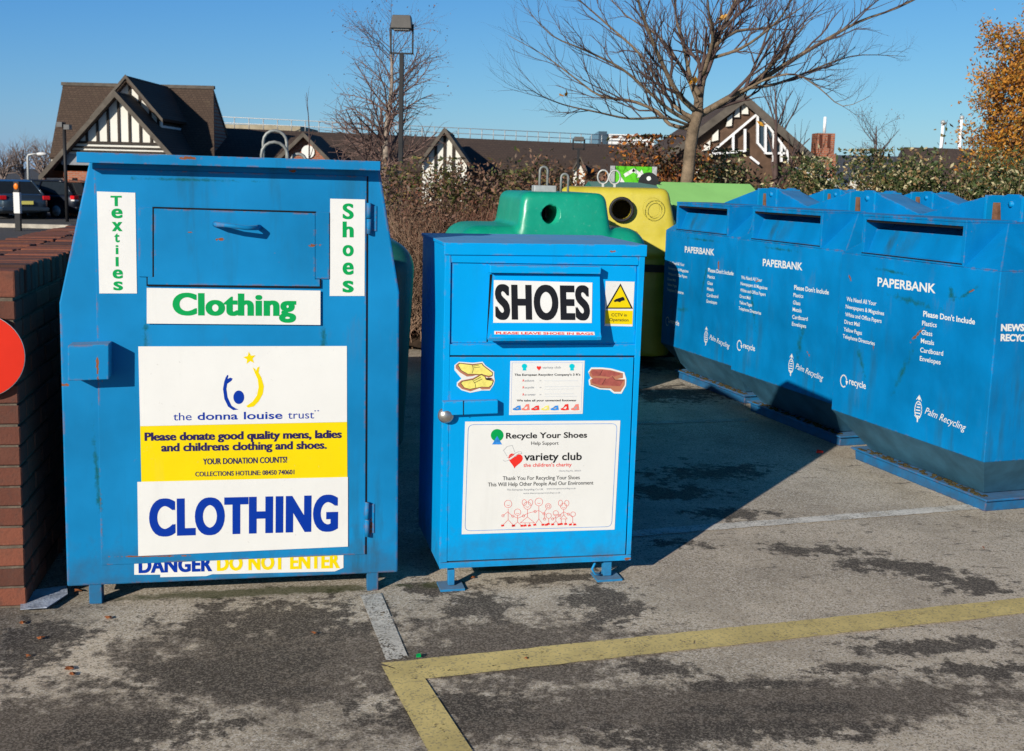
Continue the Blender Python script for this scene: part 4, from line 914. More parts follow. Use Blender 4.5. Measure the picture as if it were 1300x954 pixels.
def raw(name, V, k, mat, parent=None, loc=None):
    me = bpy.data.meshes.new(name); n = len(V)//k; me.vertices.add(len(V)); me.vertices.foreach_set('co', V.astype(np.float32).ravel())
    me.loops.add(n*k); me.loops.foreach_set('vertex_index', np.arange(n*k, dtype=np.int32)); me.polygons.add(n)
    me.polygons.foreach_set('loop_start', np.arange(0, n*k, k, dtype=np.int32)); me.update(calc_edges=True)
    me.materials.append(mat); o_ = bpy.data.objects.new(name, me); C.objects.link(o_)
    if parent: o_.parent = parent
    if loc: o_.location = loc
    return o_
def twigs_mesh(rng, n, rx, ry, h, r0=.004, lean=.35, segs=4, zmin=0):
    """n thin upright stems as three sided ribbons"""
    out_ = []
    b0 = np.stack([rng.uniform(-rx, rx, n), rng.uniform(-ry, ry, n), rng.uniform(zmin, zmin+h*.45, n)], 1)
    d = np.stack([rng.normal(0, lean, n), rng.normal(0, lean, n), rng.uniform(.6, 1.1, n)], 1); d /= np.linalg.norm(d, axis=1)[:, None]
    L_ = rng.uniform(.25, .55, n)*h; p_ = b0
    for k in range(segs):
        q_ = p_ + d*(L_/segs)[:, None]; w_ = np.cross(d, rng.normal(size=(n, 3))); w_ /= np.linalg.norm(w_, axis=1)[:, None]; w2_ = np.cross(d, w_)
        ra = r0*(1-.8*k/segs); rb = r0*(1-.8*(k+1)/segs)
        for ww in (w_, w2_): out_.append(np.stack([p_-ww*ra, p_+ww*ra, q_+ww*rb, q_-ww*rb], 1).reshape(-1, 3))
        d = d + rng.normal(0, .18, (n, 3)); d /= np.linalg.norm(d, axis=1)[:, None]; p_ = q_
    return np.concatenate(out_)
def shrub(label, x, y, rx, ry, h, nl, nt, lm, tm, seed, ls=.045, cat='shrub', zlow=0.0, group='shrubs in the planting bed', clump=26, name='shrub', lean=.35):
    rng = np.random.default_rng(seed); r = thing(name, label, cat, (x, y, 0), 0, group); h *= .91
    cl = np.stack([rng.uniform(-rx, rx, clump), rng.uniform(-ry, ry, clump), zlow + rng.uniform(.15, 1, clump)*(h-zlow)], 1)
    cl[:, 2] *= 1 - .22*np.abs(cl[:, 0]/rx)**3 + rng.normal(0, .05, clump)
    idx = rng.integers(0, clump, nl); P_ = cl[idx] + rng.normal(0, 1, (nl, 3))*np.array([rx*.17, ry*.22, h*.085]); 
    P_[:, 2] = np.clip(P_[:, 2], .03, h*1.12)
    if nl: raw('foliage', leaves_mesh(P_, rng.uniform(.6, 1.3, nl)*ls, rng), 4, lm, r)
    if nt: raw('twigs', twigs_mesh(rng, nt, rx*1.05, ry, h*1.0, lean=lean), 4, tm, r)
    return r
TW = simple('red brown twig', (.24, .12, .085), .8, 0, .5, 3); TW2 = simple('grey brown twig', (.30, .20, .14), .8, 0, .5, 3)
LG = leafmat('mixed green leaves', [(.05, .075, .022), (.09, .11, .03), (.14, .13, .04), (.24, .17, .06), (.13, .08, .05), (.08, .055, .035), (.18, .11, .07)])
LV = leafmat('variegated leaves', [(.035, .055, .018), (.07, .10, .03), (.13, .14, .05), (.55, .48, .28), (.09, .10, .03), (.28, .18, .08), (.05, .08, .025)])
LR = leafmat('red brown leaves', [(.17, .07, .04), (.28, .09, .03), (.10, .06, .03), (.5, .18, .03), (.10, .10, .03), (.2, .11, .07)])
LB = leafmat('withered brown leaves', [(.17, .09, .065), (.26, .14, .09), (.10, .06, .04), (.15, .10, .07)])
def X(px, Y): return D(px, 300, Y).x
def Zp(px, py, Y): return D(px, py, Y).z
sd_ = 50
for (px, Y, rx, ry, h, nl, nt, lm, tm, ls, lab) in (
    (505, 10.6, .62, .5, Zp(505, 212, 10.6), 4500, 5200, LB, TW2, .028, 'bare red-brown shrub directly right of the clothing bank'),
    (600, 10.8, .62, .5, Zp(600, 212, 10.8), 4500, 5600, LB, TW, .028, 'bare red-brown thicket filling the gap above the shoe bank'),
    (545, 11.6, .6, .5, Zp(545, 205, 11.6), 13000, 1500, LG, TW2, .034, 'green bushy shrub below the lamp post, left of the timbered gable'),
    (640, 11.8, .65, .5, Zp(640, 194, 11.8), 13000, 1500, LG, TW2, .034, 'green and yellow shrub in front of the white timbered gable'),
    (695, 11.4, .6, .5, Zp(695, 203, 11.4), 5000, 4600, LB, TW, .03, 'red-brown twiggy shrub left of the green bottle bank'),
    (780, 13.4, .85, .5, Zp(780, 178, 13.4), 9000, 2800, LR, TW, .042, 'russet-leaved shrub behind the green recycling sign'),
    (870, 13.6, .8, .5, Zp(870, 188, 13.6), 9000, 2600, LR, TW, .042, 'orange-leaved shrub at the foot of the bare tree'),
    (960, 13.2, .85, .5, Zp(960, 196, 13.2), 14000, 2500, LV, TW, .034, 'mixed brown and green shrub below the glazed gable'),
    (1045, 13.0, .85, .6, Zp(1045, 205, 13.0), 18000, 1500, LV, TW, .036, 'speckled evergreen shrub below the brick chimney'),
    (1130, 12.8, .8, .6, Zp(1130, 194, 12.8), 21000, 1100, LV, TW2, .036, 'dense speckled evergreen shrub left of the flagpoles'),
    (1215, 12.6, .8, .6, Zp(1215, 196, 12.6), 21000, 1100, LV, TW2, .036, 'dense speckled evergreen shrub below the flagpoles'),
    (1300, 12.4, .8, .6, Zp(1300, 192, 12.4), 21000, 900, LV, TW2, .036, 'dense evergreen shrub under the orange tree at the right edge')):
    sd_ += 1; shrub(lab, X(px, Y), Y, rx, ry, h, nl, nt, lm, tm, sd_, ls, clump=34)
m = MB(); m.box(-1.2, 9, 14.3, 14.6, 0, 1.25)
hd = shrub('low dark hedge closing the back of the planting bed', 4.0, 14.6, 5.6, .35, 1.75, 16000, 2500, LB, TW, 91, .07, 'hedge', 0, 'shrubs in the planting bed', 260, 'hedge')
m = MB(); 
vs = []
for j, (yy, zz) in enumerate(((9.9, .02), (10.4, .16), (12, .3), (15.6, .3), (16.2, -.1))):
    for i in range(24): vs.append((-1.6+i*.62, yy + .15*math.sin(i*1.7), zz + .05*math.sin(i*2.3+j)))
m.add(vs, [(j*24+i, j*24+i+1, (j+1)*24+i+1, (j+1)*24+i) for j in range(4) for i in range(23)], 0, True)
kind(part('planting_bed', m, simple('leafy soil', (.055, .035, .022), .95, 0, .5, 12, .8)))
# ---- branching
def grow(m, rng, p, d, L_, r, lvl, maxl, up=.15, spread=.7, sides=(8, 6, 5, 4, 3), split=(5, 6, 5, 4), wob=.12, wy=1.0, tips=None):
    n = max(3, int(5 - lvl*.5)); P_ = [Vector(p)]; R_ = [r]; dd = Vector(d).normalized()
    for k in range(n):
        dd = (dd + Vector((rng.gauss(0, wob), rng.gauss(0, wob)*wy, rng.gauss(0, wob) + up*.3))).normalized()
        P_.append(P_[-1] + dd*(L_/n)); R_.append(r*(1-.72*(k+1)/n))
    m.tube(P_, R_, sides[min(lvl, len(sides)-1)], 0, lvl == 0)
    if lvl >= maxl:
        if tips is not None: tips += P_[1:]
        return
    subs(m, rng, P_, R_, L_, lvl, maxl, up, spread, sides, split, wob, wy, tips)
def subs(m, rng, P_, R_, L_, lvl, maxl, up, spread, sides, split, wob, wy, tips=None, t0=.22, ratio=.5):
    ns = split[min(lvl, len(split)-1)]
    for i in range(ns):
        t_ = t0 + (.97-t0)*(i + rng.random()*.8)/ns; k = t_*(len(P_)-1); a_ = min(int(k), len(P_)-2); f_ = k-a_
        q_ = P_[a_].lerp(P_[a_+1], f_); dd = (P_[a_+1]-P_[a_]).normalized(); rr = R_[a_]*(1-f_) + R_[a_+1]*f_
        ax_ = Vector((rng.gauss(0, 1), rng.gauss(0, 1)*wy, rng.gauss(0, 1))); side = (ax_ - dd*ax_.dot(dd)).normalized()
        nd = (dd*(1-spread*.55) + side*spread + Vector((0, 0, up))).normalized()
        grow(m, rng, q_, nd, L_*(ratio + .18*rng.random())*(1-.35*t_), rr*.62, lvl+1, maxl, up, spread, sides, split, wob, wy, tips)
BK = simple('tan grey bark', (.165, .12, .08), .85, 0, .5, 9, .9); BK2 = simple('purple brown twig bark', (.085, .055, .05), .85, 0, .3, 4); BWt = simple('birch bark', (.27, .22, .18), .8, 0, .45, 5)
YT = 12.0
tr = thing('bare_tree', 'large bare spreading tree with tan trunk, behind the green container', 'tree', (X(872, YT), YT, 0))
O_ = Vector((X(872, YT), YT, 0))
def tp(L_, dy0=0, dy1=0): 
    n = len(L_); return [D(x, y, YT + dy0 + (dy1-dy0)*i/(n-1)) - O_ for i, (x, y) in enumerate(L_)]
def smooth(P_, R_, k=3):
    oP, oR = [], []
    n = len(P_)
    for i in range(n-1):
        a_, b_, c_, d_ = P_[max(i-1, 0)], P_[i], P_[i+1], P_[min(i+2, n-1)]
        for j in range(k):
            t_ = j/k; oP.append(.5*((2*b_) + (c_-a_)*t_ + (2*a_-5*b_+4*c_-d_)*t_*t_ + (3*b_-a_-3*c_+d_)*t_**3)); oR.append(R_[i]*(1-t_) + R_[i+1]*t_)
    oP.append(P_[-1]); oR.append(R_[-1]); return oP, oR
trunk = MB(); P_, R_ = smooth([Vector((-.10, 0, -.1))] + tp([(866, 330), (869, 260), (874, 215), (879, 170), (886, 143)]), [.10, .088, .074, .067, .064, .06]); trunk.tube(P_, R_, 12); part('trunk', trunk, BK, tr)
rng = random.Random(5)
limbs = [([(886, 143), (889, 112), (899, 76), (916, 38), (936, -5), (955, -60)], .068, -.1, .5, 1), ([(888, 120), (877, 100), (868, 60), (860, 30), (855, -10), (850, -50)], .034, 0, .6, 1),
         ([(884, 142), (860, 118), (838, 75), (822, 35), (808, -5), (795, -45)], .040, 0, -.6, 1), ([(880, 150), (862, 140), (845, 120), (815, 72), (775, 35), (735, 0), (700, -30)], .032, 0, .4, 1),
         ([(879, 156), (850, 140), (825, 118), (790, 88), (745, 65), (700, 45), (668, 10)], .028, 0, -.5, 1),
         ([(877, 164), (850, 158), (835, 142), (800, 128), (762, 122), (728, 98), (690, 70), (645, 45)], .028, 0, .3, 1),
         ([(876, 160), (845, 150), (800, 151), (760, 143), (715, 133), (680, 118), (655, 100)], .020, 0, -.9, 1),
         ([(878, 152), (892, 144), (930, 122), (958, 107), (1000, 80), (1042, 55), (1090, 28), (1140, 10), (1190, -15)], .052, 0, .2, 1),
         ([(950, 112), (985, 107), (1025, 92), (1060, 78), (1095, 70), (1150, 72)], .024, .1, .8, 1), ([(940, 118), (975, 100), (1010, 95), (1040, 112), (1070, 135), (1105, 122)], .018, .1, -.5, 1),
         ([(893, 95), (905, 50), (900, 15), (895, -40)], .030, 0, -.5, 1), ([(906, 60), (935, 40), (975, 35), (1010, 15), (1050, -15)], .026, 0, .5, 1), ([(900, 75), (940, 62), (975, 38), (1000, 10), (1015, -30)], .024, 0, -.7, 1),
         ([(885, 130), (868, 90), (835, 45), (795, 20), (760, -20)], .026, 0, .9, 1), ([(917, 38), (945, 10), (975, -20)], .024, .3, .9, 1), ([(960, 105), (990, 70), (1015, 40), (1050, 5)], .020, .1, -.6, 1)]
fine = MB(); big_ = MB()
for (L_, r0, a0, a1, _) in limbs:
    Pp = tp(L_, a0*0, a1*1.6); n = len(Pp); P_, R_ = smooth(Pp, [r0*.82*(1-.9*i/(n-1)) for i in range(n)]); big_.tube(P_, R_, 8)
    Lt = sum((P_[i+1]-P_[i]).length for i in range(len(P_)-1))
    subs(fine, rng, P_, R_, Lt*.62, 0, 2, .20, .46, (6, 5, 4, 3, 3), (13, 8, 6), .17, .9, None, .12, .42)
lb = part('limbs', big_, BK, tr); part('twigs', fine, BK2, tr)
for (x, y) in ((880, 103), (967, 158), (917, 22), (717, 118)):
    q = D(x, y, YT) - O_; lv = leaves_mesh(np.array([[q.x, q.y, q.z]]*3) + np.random.default_rng(x).normal(0, .02, (3, 3)), np.array([.07]*3), np.random.default_rng(y)); raw('last_leaf', lv, 4, leafmat('yellow leaf', [(.6, .3, .03), (.55, .24, .02)], .6, .2), tr)
# birch behind the lamp
def tree(name, label, px, Y, base_z, top_px, trunk_r, seed, bark, twig, splits, up=.15, spread=.6, leafm=None, nleaf=0, ls=.08, maxl=2, lean=0, ratio=.5, wob=.1, L0=None, group=None, tw=1.0):
    x0 = X(px, Y); r = thing(name, label, 'tree', (x0, Y, base_z), 0, group); rg_ = random.Random(seed)
    top = D(top_px[0], top_px[1], Y); H_ = top.z - base_z; tk = MB(); fn = MB(); tips = []
    Pm = [Vector((0, 0, 0))] + [Vector(((top.x-x0)*t_ + rg_.gauss(0, .02*H_)*t_*.5, rg_.gauss(0, .02*H_)*.5, H_*t_)) for t_ in (.2, .4, .6, .8, 1)]
    P_, R_ = smooth(Pm, [trunk_r*(1-.9*i/5) for i in range(6)]); tk.tube(P_, R_, 8); part('trunk', tk, bark, r)
    subs(fn, rg_, P_, [q_*tw for q_ in R_], (L0 or H_*.8), 0, maxl, up, spread, (5, 4, 3, 3), splits, wob, 1, tips, .25, ratio); part('branches', fn, twig, r)
    if leafm:
        g2_ = np.random.default_rng(seed); T_ = np.array([tuple(t_) for t_ in tips]); idx = g2_.integers(0, len(T_), nleaf)
        raw('crown', leaves_mesh(T_[idx] + g2_.normal(0, ls*2.2, (nleaf, 3)), g2_.uniform(.6, 1.3, nleaf)*ls, g2_), 4, leafm, r)
    return r
tree('birch_tree', 'slender bare birch with fine drooping twigs behind the tall lamp post', 487, 24, gz(24), (495, 45), .13, 3, BWt, simple('birch twig', (.17, .11, .095), .85, 0, .3, 2), (44, 14, 8), .05, .72, LB, 1600, .03, 2, 0, .42, .16, 3.3, None, .7)
tree('bare_sapling', 'thin leafless sapling rising between the hoops and the brick gable', 392, 20, gz(20), (391, 118), .035, 8, BK2, BK2, (8, 4), .3, .45, None, 0, .05, 1, 0, .25, .08, 1.4)
tree('small_bare_tree', 'small round bare tree above the slate roof right of the chimney', 1113, 55, -.35, (1113, 160), .16, 12, BK2, BK2, (16, 7, 5), .1, .75, LB, 500, .05, 2, 0, .36, .12, 5.0)
tree('small_bare_tree', 'purple bare tree tangled behind the glazed gable', 985, 40, -.35, (985, 105), .14, 14, BK2, BK2, (14, 7, 5), .3, .55, None, 0, .1, 2, 0, .34, .12, 6)
OR = leafmat('orange autumn leaves', [(.58, .25, .03), (.42, .16, .02), (.66, .33, .05), (.30, .12, .025), (.22, .16, .04)], .6, .3)
tree('autumn_tree', 'orange-leaved autumn tree at the right edge of the photo', 1316, 21, gz(21), (1332, 60), .16, 21, BK, BK2, (26, 8, 5), .12, .8, OR, 26000, .048, 2, 0, .42, .12, 3.4)
# self-sown sprigs above the hedge
for (px, ty, lab) in ((1180, 152, 'tall wispy sprig left of the two flagpoles'), (1212, 168, 'short leafy sprig between the two flagpoles')):
    r = thing('leafy_sprig', lab, 'plant', (X(px, 13), 13, 0)); z1 = D(px, ty, 13).z; m = MB(); P_ = [Vector((0, 0, 1)), Vector((.03, 0, (1+z1)/2)), Vector((.10, 0, z1))]; m.tube(P_, [.006, .005, .003], 5); part('stem', m, BK2, r)
    g2_ = np.random.default_rng(px); t_ = g2_.uniform(.3, 1, 26); raw('leaves', leaves_mesh(np.stack([.1*t_**2 + g2_.normal(0, .045, 26), g2_.normal(0, .04, 26), 1 + (z1-1)*t_], 1), g2_.uniform(.03, .06, 26), g2_), 4, LG, r)
# distant tree line on the left
for i, (px, Y, ty, sp) in enumerate(((5, 90, 203, 3), (30, 92, 190, 3), (58, 88, 192, 3), (84, 85, 200, 3))):
    tree('distant_bare_tree', ['distant bare tree above the grey saloon', 'distant bare tree left of the tall street lamp', 'distant bare tree under the street lamp arm', 'distant bare tree beside the timbered pavilion eave'][i],
         px, Y, -.35, (px, ty), .2, 40+i, BK2, simple('hazy twig', (.22, .17, .15), .9), (18, 9, 6), .2, .75, None, 0, .3, 2, 0, .42, .12, 5, 'distant bare trees behind the car park')
# ================================================================== BUILDINGS
def tiles(name, ca, cb, sc=1.0):
    t = NT(name); v = t.coord(); z = t.n('SeparateXYZ', Vector=v)
    b_ = t.n('TexBrick', Vector=t.mapv(v, (sc, sc, sc), (0, 0, 0), (math.pi/2, 0, 0)), Scale=1.0, Color1=c4(ca), Color2=c4(cb), Mortar=c4(ca, .6)); b_.inputs['Mortar Size'].default_value = .012; b_.inputs['Brick Width'].default_value = .17; b_.inputs['Row Height'].default_value = .10
    x = t.mix(t.math('MULTIPLY', t.ramp(t.noise(.5, 5, .65, v), .4, .7), .5), b_.outputs[0], c4([q*.6 for q in cb]))
    x = t.mix(t.math('MULTIPLY', t.ramp(t.noise(3, 4, .6, v), .6, .75), .3), x, c4((.15, .12, .07)))
    t.bc(x); t.b.inputs['Roughness'].default_value = .85; t.bump(b_.outputs['Fac'], .5, .02); return t.mat
RT = tiles('brown roof tiles', (.066, .041, .027), (.09, .057, .038)); RT2 = tiles('dark roof tiles', (.075, .048, .034), (.10, .065, .046))
def brickwall(name):
    t = NT(name); v = t.coord(); b_ = t.n('TexBrick', Vector=t.mapv(v, (1, 1, 1), (0, 0, 0), (math.pi/2, 0, 0)), Scale=1.0, Color1=(.36, .10, .04, 1), Color2=(.25, .065, .03, 1), Mortar=(.25, .2, .16, 1))
    b_.inputs['Mortar Size'].default_value = .01; b_.inputs['Brick Width'].default_value = .225; b_.inputs['Row Height'].default_value = .075
    t.bc(b_.outputs[0]); t.b.inputs['Roughness'].default_value = .9; return t.mat
BR = brickwall('orange brick walling'); TB = simple('dark stained timber', (.035, .027, .022), .7, 0, .3, 3); VB = simple('weathered bargeboard', (.10, .085, .07), .8, 0, .3, 3); PL = simple('white render', (.68, .66, .60), .8, 0, .08, 1); GR = simple('grey fascia', (.22, .24, .27), .7)
def slope(m_, a, b, c, d, th=.12, mi=0):
    """thick roof slab through four points"""
    P_ = [Vector(q) for q in (a, b, c, d)]; n = (P_[1]-P_[0]).cross(P_[3]-P_[0]).normalized()
    if n.z > 0: n = -n
    m_.hull8([tuple(p_ + n*th) for p_ in P_], [tuple(p_) for p_ in P_], mi)
def gable(par, cx, half, ez, pz, y0, y1, posts, wallz, vb=VB, wall=PL, ov=.35, lower=None, nm='gable', bw_=.16, beams=()):
    """gable end at y0 with roof back to y1; the wall 'wallz'..eaves, timber posts at given x fractions"""
    g_ = MB(); sl = (pz-ez)/half
    g_.prism([(cx-half*.9, wallz), (cx+half*.9, wallz), (cx+half*.9, ez+.1*half*sl-.12), (cx, pz-.12), (cx-half*.9, ez+.1*half*sl-.12)], y0, y0+.2); gw = part(nm+'_wall', g_, wall, par)
    if posts:
        g_ = MB()
        for f_, w_ in posts:
            x_ = cx + f_*half; zt_ = pz - .15 - abs(x_-cx)*sl; g_.box(x_-w_/2, x_+w_/2, y0-.05, y0-.005, lower if lower is not None else wallz, zt_)
        for (zz, hh) in beams: 
            hx = (pz-.15-zz)/sl; g_.box(cx-hx, cx+hx, y0-.06, y0-.051, zz-hh/2, zz+hh/2)
        part('timber_framing', g_, TB, gw)
    for s_ in (-1, 1):
        g_ = MB(); slope(g_, (cx, y0-ov, pz), (cx + s_*(half+.0), y0-ov, ez), (cx + s_*(half+.0), y1, ez), (cx, y1, pz), .14); part(nm+'_roof', g_, RT, par)
        g_ = MB(); hb = bw_*1.5; g_.prism([(cx, pz+.03), (cx+s_*(half+.05), ez-.02), (cx+s_*(half+.05), ez-.02-hb), (cx, pz+.03-hb)], y0-ov-.06, y0-ov-.005); part('bargeboard', g_, vb, par)
# ---- timbered pavilion
Yp = 45.0; q = lambda x, y, Y=Yp: D(x, y, Y)
pav = thing('timbered_pavilion', 'brown-roofed pavilion with black and white timbered gables, top left', 'building', (0, 0, 0))
a_, b_ = q(80, 106, Yp+4), q(271, 114, Yp+4); c_, d_ = q(63, 203, Yp), q(272, 202, Yp); rzz = (a_.z+b_.z)/2; ezz = (c_.z+d_.z)/2
m = MB(); slope(m, (a_.x, Yp+4, rzz), (b_.x, Yp+4, rzz), (d_.x, Yp, ezz), (c_.x, Yp, ezz), .18); slope(m, (a_.x, Yp+4, rzz), (b_.x, Yp+4, rzz), (b_.x, Yp+8, ezz), (a_.x, Yp+8, ezz), .18); part('main_roof', m, RT, pav)
m = MB(); m.box(a_.x-.05, b_.x+.05, Yp+3.9, Yp+4.1, rzz-.04, rzz+.1); part('ridge_tiles', m, VB, pav)
m = MB(); m.box(c_.x+.6, d_.x-.15, Yp+.5, Yp+7.5, -.35, ezz+.2); part('wall', m, BR, pav)
m = MB(); e1 = b_.x-.02; m.add([(e1, Yp+.3, ezz-.1), (e1, Yp+7.7, ezz-.1), (e1, Yp+4, rzz-.15), (e1-.2, Yp+.3, ezz-.1), (e1-.2, Yp+7.7, ezz-.1), (e1-.2, Yp+4, rzz-.15)], [(0, 1, 2), (3, 5, 4), (0, 2, 5, 3), (1, 4, 5, 2)])
part('end_gable_wall', m, BR, pav)
Yg1 = Yp-2.5; pk = q(150, 117, Yg1); ev = q(56, 223, Yg1); half = pk.x-ev.x; s_ = half
gable(pav, pk.x, half, ev.z, pk.z, Yg1, Yp+3, [(-.42, .09), (-.28, .09), (-.14, .09), (.0, .09), (.14, .09), (.28, .09), (.42, .09)], q(150, 205, Yg1).z, nm='front_gable', lower=q(150, 181, Yg1).z, beams=((q(150, 182, Yg1).z, .10), (q(150, 188, Yg1).z, .07), (q(150, 193, Yg1).z, .07)), bw_=.16)
m = MB(); m.box(q(80, 205, Yg1).x, q(215, 205, Yg1).x, Yg1+.02, Yp+1, -.35, q(150, 207, Yg1).z); part('porch_wall', m, BR, pav)
m = MB(); m.box(q(78, 205, Yg1).x, q(215, 205, Yg1).x, Yg1-.03, Yg1+.015, q(150, 211, Yg1).z, q(150, 197, Yg1).z); part('fascia', m, GR, pav)
m = MB(); m.box(q(91, 205, Yg1).x, q(97, 205, Yg1).x, Yg1-.01, Yg1+.05, q(91, 245, Yg1).z, q(91, 226, Yg1).z); part('window', m, M['dark'], pav)
Yg2 = Yp-1; pk2 = q(163.5, 97, Yg2); e2 = q(209, 151, Yg2); gable(pav, pk2.x, e2.x-pk2.x, e2.z, pk2.z, Yg2, Yp+3.8, [(-.3, .09), (.02, .09), (.3, .09), (.6, .09), (.82, .09)], q(160, 160, Yg2).z, nm='rear_gable', bw_=.1)
m = MB(); m.box(pk2.x-1.0, e2.x-.15, Yg2+.05, Yp+2, 1.5, q(160, 158, Yg2).z); part('rear_gable_base', m, PL, pav)
# ---- long retail building
lng = thing('long_building', 'long low building with a brown tiled roof and rooftop railing behind the hedge', 'building', (0, 0, 0))
Yl0, Yl1 = 52.0, 66.0
P0 = D(268, 162, Yl0); P1 = D(880, 188, Yl1); E0 = D(268, 218, Yl0-5); E1 = D(880, 218, Yl1-5)
z0 = (P0.z+P1.z)/2; print('long ridge z', P0.z, P1.z)
m = MB(); slope(m, (P0.x, P0.y, P0.z), (P1.x, P1.y, P1.z), (E1.x, E1.y, E1.z), (E0.x, E0.y, E0.z), .2); slope(m, (P0.x, P0.y, P0.z), (P1.x, P1.y, P1.z), (P1.x, P1.y+6, P1.z-.1), (P0.x, P0.y+6, P0.z-.1), .2); part('roof', m, RT2, lng)
m = MB(); m.add([(E0.x, E0.y+.6, -.35), (E1.x, E1.y+.6, -.35), (E1.x, E1.y+.6, E1.z), (E0.x, E0.y+.6, E0.z)], [(0, 1, 2, 3)]); m.add([(E0.x, E0.y+.8, -.35), (E1.x, E1.y+.8, -.35), (E1.x, E1.y+.8, E1.z), (E0.x, E0.y+.8, E0.z)], [(3, 2, 1, 0)]); part('wall', m, BR, lng)
def railing(par, A, B_, h, nposts, r=.025):
    A, B_ = Vector(A), Vector(B_); m_ = MB()
    for k in (1, .55): m_.tube([A + Vector((0, 0, h*k)), B_ + Vector((0, 0, h*k))], r*.8, 5)
    for i in range(nposts+1): p_ = A.lerp(B_, i/nposts); m_.tube([p_, p_ + Vector((0, 0, h))], r, 5)
    part('roof_railing', m_, M['galv'], par)
railing(lng, (P0.x, P0.y+1.5, P0.z-.05), (P1.x, P1.y+1.5, P1.z-.05), .62, 40)
a1, a2 = D(275, 170, Yl0+4), D(386, 172, Yl0+5); zt_ = D(275, 157.5, Yl0+4).z
m = MB(); m.box(a1.x, a2.x, Yl0+4, Yl0+9, a1.z-1, zt_); part('rooftop_plant_room', m, simple('beige cladding', (.32, .28, .2), .8, 0, .3, 2), lng)
Yb = 48; pk3 = D(387, 169, Yb); ev3 = D(352, 203, Yb); gable(lng, pk3.x, pk3.x-ev3.x, ev3.z, pk3.z, Yb, Yl0, [], -.35, wall=BR, nm='brick_gable', bw_=.14)
m = MB(); 
c0 = D(391, 193, Yb-.06); m.disc((c0.x, c0.z), .28, Yb-.07, 0, 20); part('round_lamp', m, W, lng)
Yb = 50; pk4 = D(565, 163, Yb); ev4 = D(533, 206, Yb); gable(lng, pk4.x, pk4.x-ev4.x, ev4.z, pk4.z, Yb, Yl0+4, [(-.36, .13), (0, .13), (.36, .13)], 0, nm='timbered_gable', bw_=.16)
Yb = 55
for (px, py, hw_, hh) in ((736, 199, 8, 16), (598, 203, 9, 12)):
    p_ = D(px, py, Yb); w_ = hw_*Yb/FPX; h_ = hh*Yb/FPX; gable(lng, p_.x, w_, p_.z-h_, p_.z, Yb, Yb+4, [], .3, nm='small_gable', bw_=.08, ov=.15)
# flat roofed white block
wb = thing('white_block', 'flat-roofed white clad block on the skyline left of the bare tree', 'building', (0, 0, 0)); Yw = 75
u0, u1 = D(770, 190, Yw), D(830, 190, Yw); m = MB(); m.box(u0.x, u1.x, Yw, Yw+10, -.35, D(800, 171, Yw).z); bk = part('wall', m, simple('white cladding', (.72, .72, .70), .6, 0, .2, .6), wb)
m = MB(); m.box(D(759, 190, Yw).x, u0.x-.02, Yw-.2, Yw+9, -.35, D(800, 168, Yw).z); part('glazed_end', m, simple('dark grey glazing', (.05, .08, .11), .2), wb)
m = MB()
for k in range(4):
    zz = D(800, 175+4*k, Yw).z; m.box(u0.x+.1, u1.x-.1, Yw-.05, Yw-.005, zz-.06, zz)
part('cladding_lines', m, simple('grey line', (.42, .43, .44), .6), bk)
# ---- big barn with glazed gable
Yr = 40.0; brn = thing('glazed_gable_building', 'steep-roofed building with a white glazed gable behind the bare tree', 'building', (0, 0, 0))
ap = D(945, 119, Yr); er = D(1049, 211, Yr); hw_ = er.x-ap.x; elz = er.z
m = MB(); rb = D(893, 131, Yr+14); slope(m, tuple(ap), tuple(er), (er.x+2.2, Yr+14, er.z-.0), (rb.x+3, Yr+14, ap.z), .2); part('roof', m, RT, brn)
m = MB(); L0_ = D(838, 186, Yr+6); slope(m, tuple(ap), (ap.x-hw_*.98, Yr, elz), (L0_.x, Yr+10, L0_.z), (rb.x, Yr+12, ap.z+.3), .2); part('roof', m, RT, brn)
m = MB(); m.prism([(ap.x-hw_*.88, -.35), (ap.x+hw_*.93, -.35), (ap.x+hw_*.93, elz+.1), (ap.x, ap.z-.35), (ap.x-hw_*.88, elz+.1)], Yr+.35, Yr+.5); part('gable_wall', m, simple('dark brown boarding', (.10, .06, .04), .8, 0, .3, 3), brn)
m = MB()
for s_ in (-1, 1): m.prism([(ap.x, ap.z), (ap.x + s_*hw_, elz), (ap.x + s_*hw_, elz-.32), (ap.x, ap.z-.34)], Yr-.05, Yr-.0)
part('bargeboard', m, VB, brn)
F5 = lambda x, y: (D(x, y, Yr+.2).x, D(x, y, Yr+.2).z)
m = MB()
for pg in ([(942, 132), (946, 129), (950, 140), (950, 145), (942, 145)], [(934, 140), (939, 134), (939, 149), (932, 149)], [(924, 150), (930, 145), (929, 160), (922, 161)], [(905, 172), (912, 165), (912, 178), (904, 180)], [(893, 186), (902, 178), (901, 190), (892, 192)], [(884, 216), (890, 210), (892, 228), (884, 230)]):
    m.prism([F5(*p_) for p_ in pg], Yr+.2, Yr+.34)
part('render_panel', m, PL, brn)
fr_ = MB(); fw = .075
for seg_ in ([(962, 144), (998, 192), (1001, 210)], [(962, 144), (900, 196)], [(972, 195), (999, 195)], [(902, 196), (945, 192)], [(961, 145), (961, 182)], [(971, 160), (971, 195)], [(981, 170), (981, 205)], [(991, 183), (991, 205)], [(961, 182), (972, 195)], [(952, 200), (962, 208)], [(1010, 214), (1062, 232)], [(945, 165), (945, 192)], [(930, 172), (930, 194)]):
    fr_.line([F5(*p_) for p_ in seg_], fw, Yr+.12, 0)
F_ = MB(); 
for i in range(0, len(fr_.f)):
    q4 = [fr_.v[j] for j in fr_.f[i]]; F_.prism([(p_[0], p_[2]) for p_ in q4], Yr+.06 - .002*i, Yr+.19)
